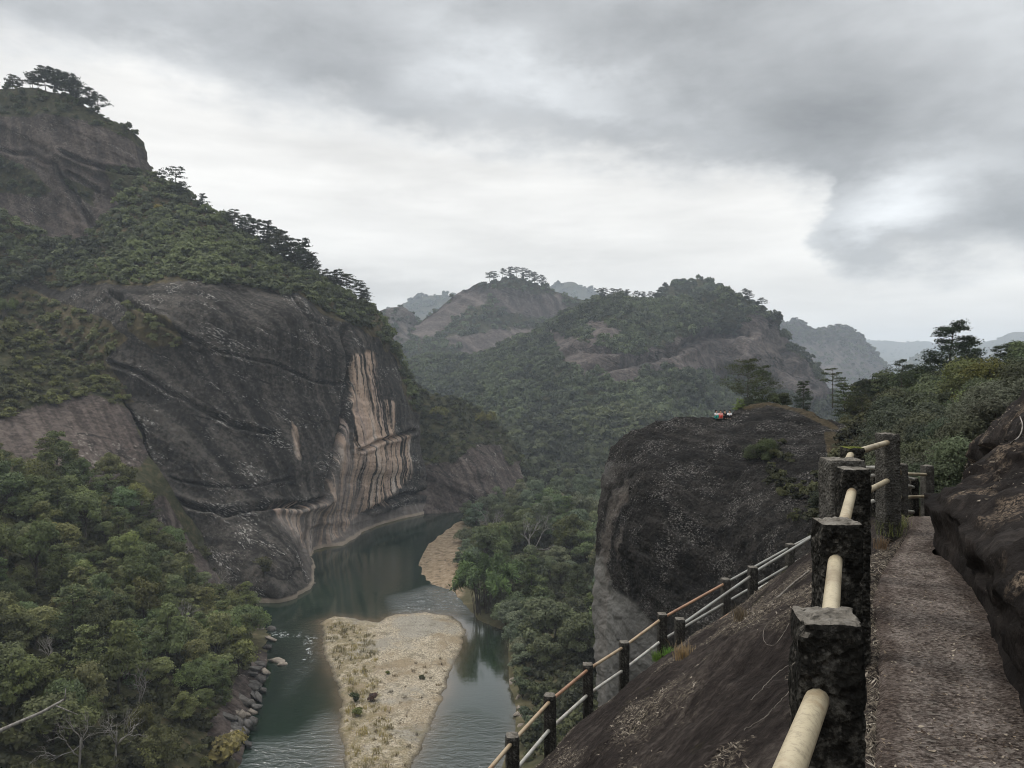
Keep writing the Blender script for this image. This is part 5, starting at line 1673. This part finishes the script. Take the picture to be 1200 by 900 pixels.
def tuft(rg, n=150, h=0.35, w=0.0045, spread=0.09):
    C = []
    for k in range(n):
        a = rg.uniform(0, 6.28)
        d = np.array([math.cos(a), math.sin(a), 0])
        o = rg.normal(size=3) * spread * np.array([1, 1, 0])
        L = h * rg.uniform(.5, 1.1)
        out = rg.uniform(.1, .7) * L
        s_ = np.array([-d[1], d[0], 0]) * w
        p0, p1, p2 = o, o + d * out * .45 + [0, 0, L * .75], o + d * out + [0, 0, L * rg.uniform(.7, 1.05)]
        C.append(np.array([p0 - s_, p0 + s_, p1 + s_ * .8, p1 - s_ * .8, p1 - s_ * .8, p1 + s_ * .8, p2 + s_ * .1, p2 - s_ * .1]))
    V = np.concatenate(C)
    return V, np.arange(len(V)).reshape(-1, 4), np.repeat(rg.random(n), 8)


rg = np.random.default_rng(8)
tufts = [tuft(rg) for _ in range(4)]
big_tufts = [tuft(rg, 26, 1.0, 0.05, .45) for _ in range(4)]


def tuft_mass(name, pts, protos, s0, s1, color, label, kind='stuff'):
    me = mass_mesh(name, protos, pts, rt.uniform(s0, s1, len(pts)), rt)
    o = link(name, me)
    o.color = (*color, 1)
    return tag(o, label, kind=kind)


pg = IS.scatter([[(372, 735), (400, 730), (440, 745), (440, 800), (455, 850), (470, 920), (400, 920), (405, 850), (390, 790)]], 190, .6, rt, np.clip(isd, 0, 1), zmin=-59.8)
tuft_mass('grass', pg, big_tufts, 0.35, 0.9, (0.17, 0.145, 0.065), 'dry yellowish grass on the left side of the gravel island')
pg = IS.scatter([[(430, 800), (520, 760), (520, 850), (480, 910), (440, 920)]], 34, 2.2, rt, np.clip(isd, 0, 1), zmin=-59.7)
tuft_mass('weeds', pg, big_tufts, 0.3, 0.6, (0.085, 0.07, 0.04), 'sparse dark weeds on the gravel island')
for x, y, sc, c, lb in ((416, 826, .9, (0.045, 0.055, 0.02), 'dark green bush at the left edge of the gravel island'), (420, 843, .8, (0.10, 0.11, 0.03), 'yellow-green bush at the lower left of the gravel island'), (436, 826, .9, (0.06, 0.042, 0.028), 'brown dry bush in the middle left of the gravel island'),
                        (494, 800, .5, (0.05, 0.05, 0.02), 'tiny dark bush at the right side of the gravel island'), (455, 795, .5, (0.06, 0.065, 0.02), 'tiny green bush in the centre of the gravel island')):
    K_SHRUB.place((*rpt(x, y), -59.3), sc, c, lb)


# boulders and stones


def boulder_mesh(rg, n=22):
    """an angular block: the hull of a few scattered points"""
    import bmesh
    bm = bmesh.new()
    d = rg.normal(size=(n, 3))
    d = d / np.abs(d).max(axis=1, keepdims=True) * rg.uniform(.62, 1.0, (n, 1))
    for v in d:
        bm.verts.new(tuple(v))
    r = bmesh.ops.convex_hull(bm, input=bm.verts)
    bmesh.ops.delete(bm, geom=[e for e in r['geom_interior'] if isinstance(e, bmesh.types.BMVert)], context='VERTS')
    bmesh.ops.triangulate(bm, faces=bm.faces)
    bm.verts.index_update()
    V = np.array([v.co[:] for v in bm.verts])
    Q = np.array([[v.index for v in f.verts] for f in bm.faces])
    bm.free()
    return V, Q


M_BOULD = simple_mat("boulder_rock", (0.10, 0.085, 0.07), (0.28, 0.24, 0.195), 1.2, 0.9, .6, .15)
M_BOULD2 = simple_mat("dark_boulder_rock", (0.035, 0.032, 0.029), (0.13, 0.12, 0.11), 1.2, 0.9, .6, .15)
rgb = np.random.default_rng(17)
bmesh_ = [boulder_mesh(rgb) for _ in range(5)]
bm_l = [new_mesh('boulder', v, q, M_BOULD) for v, q in bmesh_]
bm_d = [new_mesh('boulder', v, q, M_BOULD2) for v, q in bmesh_]


def boulder(x, y, sx, sy, sz, label, group=None, dark=False, z=-59.9, rz=None, rx=0.0):
    o = link('boulder', (bm_d if dark else bm_l)[R_.randrange(5)])
    o.location = (*rpt(x, y), z)
    o.scale = (sx, sy, sz)
    o.rotation_euler = (rx, R_.uniform(-.2, .2), R_.uniform(0, 3) if rz is None else rz)
    return tag(o, label, 'boulder', group)


boulder(325, 775, 1.9, 1.2, .7, 'flat pale boulder in the water near the left bank, larger of two', rz=.2)
boulder(331, 779, 1.2, .9, .5, 'small pale boulder touching the larger flat one in the water', rz=1)
boulder(317, 738, 1.4, 1.1, .9, 'dark wet boulder at the head of the white rapid', dark=True)
boulder(306, 737, 1.2, .9, .7, 'grey boulder between the rapid and the left bank trees')
boulder(604, 800, 1.6, 1.2, .8, 'pale brown boulder jutting from the right bank into the water')
boulder(368, 684, .8, .5, .3, 'tiny pale rock at the waterline below the cliff corner')
for i, (x, y) in enumerate([(311, 790), (306, 800), (309, 812), (303, 822), (300, 834), (296, 842), (298, 852), (291, 858), (286, 868), (280, 872), (284, 850), (292, 832), (278, 858), (298, 812), (315, 760), (318, 750)]):
    boulder(x, y, R_.uniform(1.0, 2.2), R_.uniform(.6, 1.0), R_.uniform(.5, 1.1), 'grey slab of rock tilted into the water along the left bank', 'rock slabs along the left bank', dark=i % 5 != 0, z=-59.6 + (312 - x) * .04, rz=2.4 + R_.uniform(-.3, .3), rx=.3)
for i in range(22):
    x, y = R_.uniform(262, 304), R_.uniform(770, 880)
    if x > 312 - (y - 780) * .28 or x < 280 - (y - 780) * .3:
        x = 300 - (y - 780) * .3
    q = S3.at(x, y)
    o = boulder(300, 800, R_.uniform(1.2, 2.6), R_.uniform(.5, 1.0), R_.uniform(.4, .8), 'grey slab of rock tilted into the water along the left bank', 'rock slabs along the left bank', dark=i % 9 != 0, rz=2.5 + R_.uniform(-.3, .3), rx=.4)
    o.location = tuple(q + np.array([0, 0, .1]))
for i, (x, y) in enumerate([(607, 818), (610, 832), (613, 842), (606, 838), (611, 852)]):
    boulder(x, y, R_.uniform(.6, 1.3), R_.uniform(.5, .9), R_.uniform(.4, .7), 'brown stone along the right bank shore', 'stones along the right bank shore')
o = boulder(1108, 640, .24, .3, .24, 'dark wedge of rock at the far bend of the footpath beside the last posts', dark=True, rz=.6)
o.location = tuple(P(1117, 600, 10.6))
o.data = new_mesh('boulder', *boulder_mesh(rgb), WS_MAT)
# cobbles on the island
ps = IS.scatter([[(370, 715), (550, 715), (550, 960), (370, 960)]], 1800, .35, rt, np.clip(isd, 0, 1) + .2, zmin=-60.1)
cob = []
for _ in range(4):
    v, q = boulder_mesh(rgb, 9)
    cob.append((v * [1, 1, .6], q, np.full(len(v), .5)))
me = mass_mesh('cobbles', cob, ps, rt.uniform(.06, .17, len(ps)), rt)
me.materials.clear()
me.materials.append(M_BOULD)
tag(link('cobbles', me), 'loose cobbles scattered over the gravel island', kind='stuff')

# fallen trunk in the left forest
a, b_ = P(-22, 868, 85), P(76, 821, 88)
lift = np.zeros(3)
V, Q, T = join([tube(np.linspace(a + lift, b_ + lift, 8) + np.random.default_rng(1).normal(size=(8, 3)) * .12, np.linspace(.26, .13, 8), 8), tube([b_ + lift, b_ + lift + [.1, 0, 1.4]], [.1, .03], 6), tube([b_ + lift - [1, 0, .6], b_ + lift + [1.5, 0, -1.6]], [.08, .03], 6)])
tag(link('fallen_trunk', new_mesh('fallen_trunk', V, Q, M_PALEBARK, None, True)), 'pale dead trunk leaning out of the forest at the lower left edge', 'fallen tree')

# ------------------------------------------------------------------ near litter, vines and plants


def strip_litter(pts, nrm, lo, hi, wr, rg, curl=.3):
    n = len(pts)
    L = rg.uniform(lo, hi, n)
    return leaf_quads(pts + nrm * (0.15 * L[:, None] * rg.random((n, 1)) + .002), nrm + rg.normal(size=(n, 3)) * curl, L * wr * rg.uniform(.6, 1.4, n), L, rg)


def litter_mat(name, stops):
    m, t, b = new_mat(name, 0.85, 0.15)
    t.put(b.inputs['Base Color'], t.ramp(t.attr('tint'), stops))
    return m


M_LIT = litter_mat("dry_leaves", [(0.0, (0.03, 0.02, 0.015)), (0.45, (0.09, 0.065, 0.045)), (0.75, (0.20, 0.155, 0.11)), (1.0, (0.36, 0.31, 0.24))])
M_LIT2 = litter_mat("dry_straw", [(0.0, (0.035, 0.027, 0.021)), (0.5, (0.11, 0.09, 0.068)), (1.0, (0.27, 0.235, 0.19))])


def litter(name, sheet, poly, n, lo, hi, wr, mat, label, weight, mind=.004):
    pts = sheet.scatter([poly], n, mind, rt, weight, zmin=-50)
    nrm = np.tile([0, 0, 1.0], (len(pts), 1))
    V, Q, T = strip_litter(pts, nrm, lo, hi, wr, rt)
    tag(link(name, new_mesh(name, V, Q, mat, {'tint': T})), label, kind='stuff')


dist_w = 1 / np.maximum(PS.W[..., 1], 1.5) ** 1.5
litter('leaf_litter', PS, [(1000, 560), (1210, 560), (1210, 920), (1000, 920)], 3200, .003, .010, .5, M_LIT, 'dry leaves and chips scattered on the footpath', dist_w)
wl = smooth(.02, .35, litter_n) / np.maximum(RSs.W[..., 1], 3)
litter('leaf_litter', RSs, [(560, 600), (1040, 600), (1040, 930), (560, 930)], 15000, .008, .034, .16, M_LIT2, 'drifts of pale dry straw and leaves on the rock slope', wl)
litter('leaf_litter', PS, [(1000, 560), (1210, 560), (1210, 920), (1000, 920)], 130, .010, .022, .45, M_LIT, 'larger fallen leaves on the footpath', dist_w)
wl = np.ones(RS.shape[:2]) * (np.abs(tv[:, None] - .02) < .045) / np.maximum(RSs.W[..., 1], 1.5)
litter('leaf_litter', RSs, [(1000, 560), (1070, 560), (1070, 920), (1000, 920)], 1600, .006, .025, .15, M_LIT2, 'dry grass scraps between the posts and the footpath', wl)
ww = np.where((WL[..., 2] - ec[None, :, 2] > .5) & (WL[..., 2] - ec[None, :, 2] < 1.6), smooth(.0, .3, fbm(WL * 1.3, 3)), 0)
litter('leaf_litter', WS, [(1100, 440), (1230, 440), (1230, 760), (1100, 760)], 1500, .01, .04, .2, M_LIT2, 'dry litter caught on ledges of the rock wall', ww)


def slope_pt(x, y):
    d = (RSs.px - x) ** 2 + (RSs.py - y) ** 2
    i = np.unravel_index(np.argmin(d), d.shape)
    return RS[i]


M_VINE = simple_mat('dry_stem', (0.07, 0.06, 0.05), (0.20, 0.18, 0.155), 12)


def vine(pxs, r, label, lift=.05, seed=1):
    rv = np.random.default_rng(seed)
    pts = np.array([slope_pt(*q) for q in pxs]) + np.array([0, 0, lift])
    c = poly3(pts, 30) + rv.normal(size=(30, 3)) * .002
    V, Q, T = tube(c, r, 6)
    tag(link('dry_vine', new_mesh('dry_vine', V, Q, M_VINE, None, True)), label, 'vine')


vine([(925, 735), (908, 740), (897, 752), (895, 765), (905, 770), (918, 758), (926, 745)], .0024, 'looped pale dry vine on the rock slope left of the nearest post', .10, 2)
vine([(928, 786), (912, 800), (895, 815), (880, 830)], .0024, 'straight pale dry vine just below the looped one', .06, 3)
vine([(928, 815), (908, 838), (892, 852), (872, 868)], .0024, 'long pale dry vine lowest on the rock slope beside the nearest post', .06, 4)
vine([(948, 675), (930, 690), (912, 706)], .012, 'pale dry stick on the slope under the inner railing', .05, 5)
wp = [(1196, 492), (1199, 502), (1194, 512), (1184, 524), (1172, 532)]
wq = []
for x, y in wp:
    d = (WS.px - x) ** 2 + (WS.py - y) ** 2
    wq.append(WL[np.unravel_index(np.argmin(d), d.shape)] + [-.02, -.03, .03])
V, Q, T = tube(poly3(np.array(wq), 20), .007, 6)
tag(link('dry_root', new_mesh('dry_root', V, Q, M_PALEBARK, None, True)), 'pale bent root lying on the rock wall at the right edge', 'root')

K_TUFT = Kind('grass_tuft', [(tv_, None) for tv_ in tufts], None, 'grass tuft', 'blades')
for x, y, sc, c, lb in ((770, 774, .5, (0.075, 0.15, 0.026), 'bright green fern-like tuft left of the post where two railings meet'), (784, 770, .45, (0.075, 0.15, 0.026), 'bright green tuft between the paired posts of the lower railings'),
                        (905, 697, .6, (0.08, 0.16, 0.026), 'largest bright green tuft under the pipes below the inner railing'), (893, 704, .55, (0.075, 0.15, 0.026), 'bright green tuft left of the largest green tuft'),
                        (930, 682, .65, (0.22, 0.17, 0.08), 'straw-coloured grass tuft near the upper end of the lower railing'), (800, 772, .5, (0.2, 0.15, 0.07), 'small straw tuft at the foot of the inner railing end post'),
                        (868, 727, .5, (0.10, 0.085, 0.045), 'brown grass tuft beside the second inner railing post')):
    q = slope_pt(x, y)
    K_TUFT.place(tuple(q), sc, c, lb)
for (x, y, D, sc, c, lb) in ((1043, 618, 7.9, .55, (0.09, 0.10, 0.035), 'olive grass tuft at the foot of the tall grey post'), (1052, 606, 8.2, .5, (0.12, 0.12, 0.04), 'olive grass tuft just right of the tall grey post'), (1033, 632, 7.3, .35, (0.16, 0.12, 0.06), 'dry brown grass tuft at the path edge before the tall grey post')):
    q = P(x, y, D)
    q[2] = -1.72
    K_TUFT.place(tuple(q), sc, c, lb)

# ------------------------------------------------------------------ people resting on the rock knob


def skin_obj(name, verts, edges, radii, mat, parent, sub=1):
    me = bpy.data.meshes.new(name)
    me.from_pydata([tuple(v) for v in verts], edges, [])
    me.materials.append(mat)
    o = link(name, me, parent)
    sk_ = o.modifiers.new('skin', 'SKIN')
    sk_.use_smooth_shade = True
    for v, r in zip(me.skin_vertices[0].data, radii):
        v.radius = (r, r)
    me.skin_vertices[0].data[0].use_root = True
    ss = o.modifiers.new('sub', 'SUBSURF')
    ss.levels = ss.render_levels = sub
    return o


def flat_mat(name, c):
    return simple_mat(name, tuple(x * .85 for x in c), c, 8, .8, 0)


M_SKIN = flat_mat("skin", (0.42, 0.27, 0.19))
M_HAIR = flat_mat("black_hair", (0.012, 0.010, 0.010))


def person(x, y, D, rz, top, leg, label):
    base = P(x, y, D)
    r = empty('person', tuple(base))
    r.rotation_euler = (0, 0, rz)
    tag(r, label, 'person', None)
    V = [(0, 0, .12), (0, .02, .35), (0, .0, .52), (0, -.01, .62), (0, -.03, .74), (0, -.02, .84),
         (.17, 0, .52), (.23, -.12, .34), (.14, -.33, .33), (-.17, 0, .52), (-.23, -.12, .34), (-.14, -.33, .33),
         (.1, -.03, .11), (.13, -.40, .36), (.12, -.50, .02), (.12, -.62, .0), (-.1, -.03, .11), (-.13, -.40, .36), (-.12, -.50, .02), (-.12, -.62, .0)]
    Ed = [(0, 1), (1, 2), (2, 3), (3, 4), (4, 5), (2, 6), (6, 7), (7, 8), (2, 9), (9, 10), (10, 11), (0, 12), (12, 13), (13, 14), (14, 15), (0, 16), (16, 17), (17, 18), (18, 19)]
    Rr = [.13, .125, .13, .055, .095, .07, .06, .045, .035, .06, .045, .035, .09, .065, .045, .035, .09, .065, .045, .035]
    skin_obj('body', V, Ed, Rr, M_SKIN, r)
    skin_obj('shirt', V[:3] + [V[6], V[7], V[9], V[10]], [(0, 1), (1, 2), (2, 3), (3, 4), (2, 5), (5, 6)], [.15, .15, .15, .08, .06, .08, .06], top, r)
    skin_obj('trousers', [V[0], V[12], V[13], V[14], V[16], V[17], V[18]], [(0, 1), (1, 2), (2, 3), (0, 4), (4, 5), (5, 6)], [.15, .11, .085, .06, .11, .085, .06], leg, r)
    skin_obj('hair', [(0, 0, .80), (0, .03, .86), (0, .05, .76)], [(0, 1), (0, 2)], [.10, .085, .07], M_HAIR, r)
    return r


M_WHT, M_TEAL = flat_mat("white_cloth", (0.75, 0.75, 0.75)), flat_mat("teal_cloth", (0.03, 0.35, 0.30))
M_PINK, M_REDC, M_BLK = flat_mat("pink_cloth", (0.75, 0.36, 0.33)), flat_mat("red_cloth", (0.55, 0.06, 0.04)), flat_mat("black_cloth", (0.01, 0.01, 0.012))
seat = [RK.at(x, 490) for x in (840, 845, 850, 856)]
for (x, dy), rz, tp, lg, lb in (((839.5, 0), .3, M_WHT, M_TEAL, 'seated person in white top and teal trousers, leftmost on the rock'), ((844.5, 0), -.2, M_PINK, M_REDC, 'seated person in pink top and red trousers beside the white-topped one'),
                                ((849.5, 0), .1, M_BLK, M_BLK, 'seated person all in black in the middle of the group on the rock'), ((855, 0), -.4, M_WHT, M_BLK, 'seated person in white top and black trousers, rightmost on the rock')):
    q = RK.at(x, 490.5)
    person(x, 490.0, q[1] + .2, rz, tp, lg, lb)

# ------------------------------------------------------------------ air
hz = new_mesh('haze', [(-5020, -1520, -79), (5020, -1520, -79), (5020, 6520, -79), (-5020, 6520, -79), (-5020, -1520, 270), (5020, -1520, 270), (5020, 6520, 270), (-5020, 6520, 270)],
              [(0, 3, 2, 1), (4, 5, 6, 7), (0, 1, 5, 4), (1, 2, 6, 5), (2, 3, 7, 6), (3, 0, 4, 7)])
m = bpy.data.materials.new("air")
m.use_nodes = True
t = NT(m.node_tree)
for n_ in list(t.n):
    t.n.remove(n_)
pv_ = t.n.new('ShaderNodeVolumePrincipled')
pv_.inputs['Color'].default_value = (0.80, 0.89, 1.0, 1)
pv_.inputs['Density'].default_value = 0.00019
pv_.inputs['Anisotropy'].default_value = 0.1
ou = t.n.new('ShaderNodeOutputMaterial')
t.l.new(pv_.outputs[0], ou.inputs['Volume'])
hz.materials.append(m)
tag(link('haze', hz), 'pale bluish air that fades the far hills', kind='stuff')
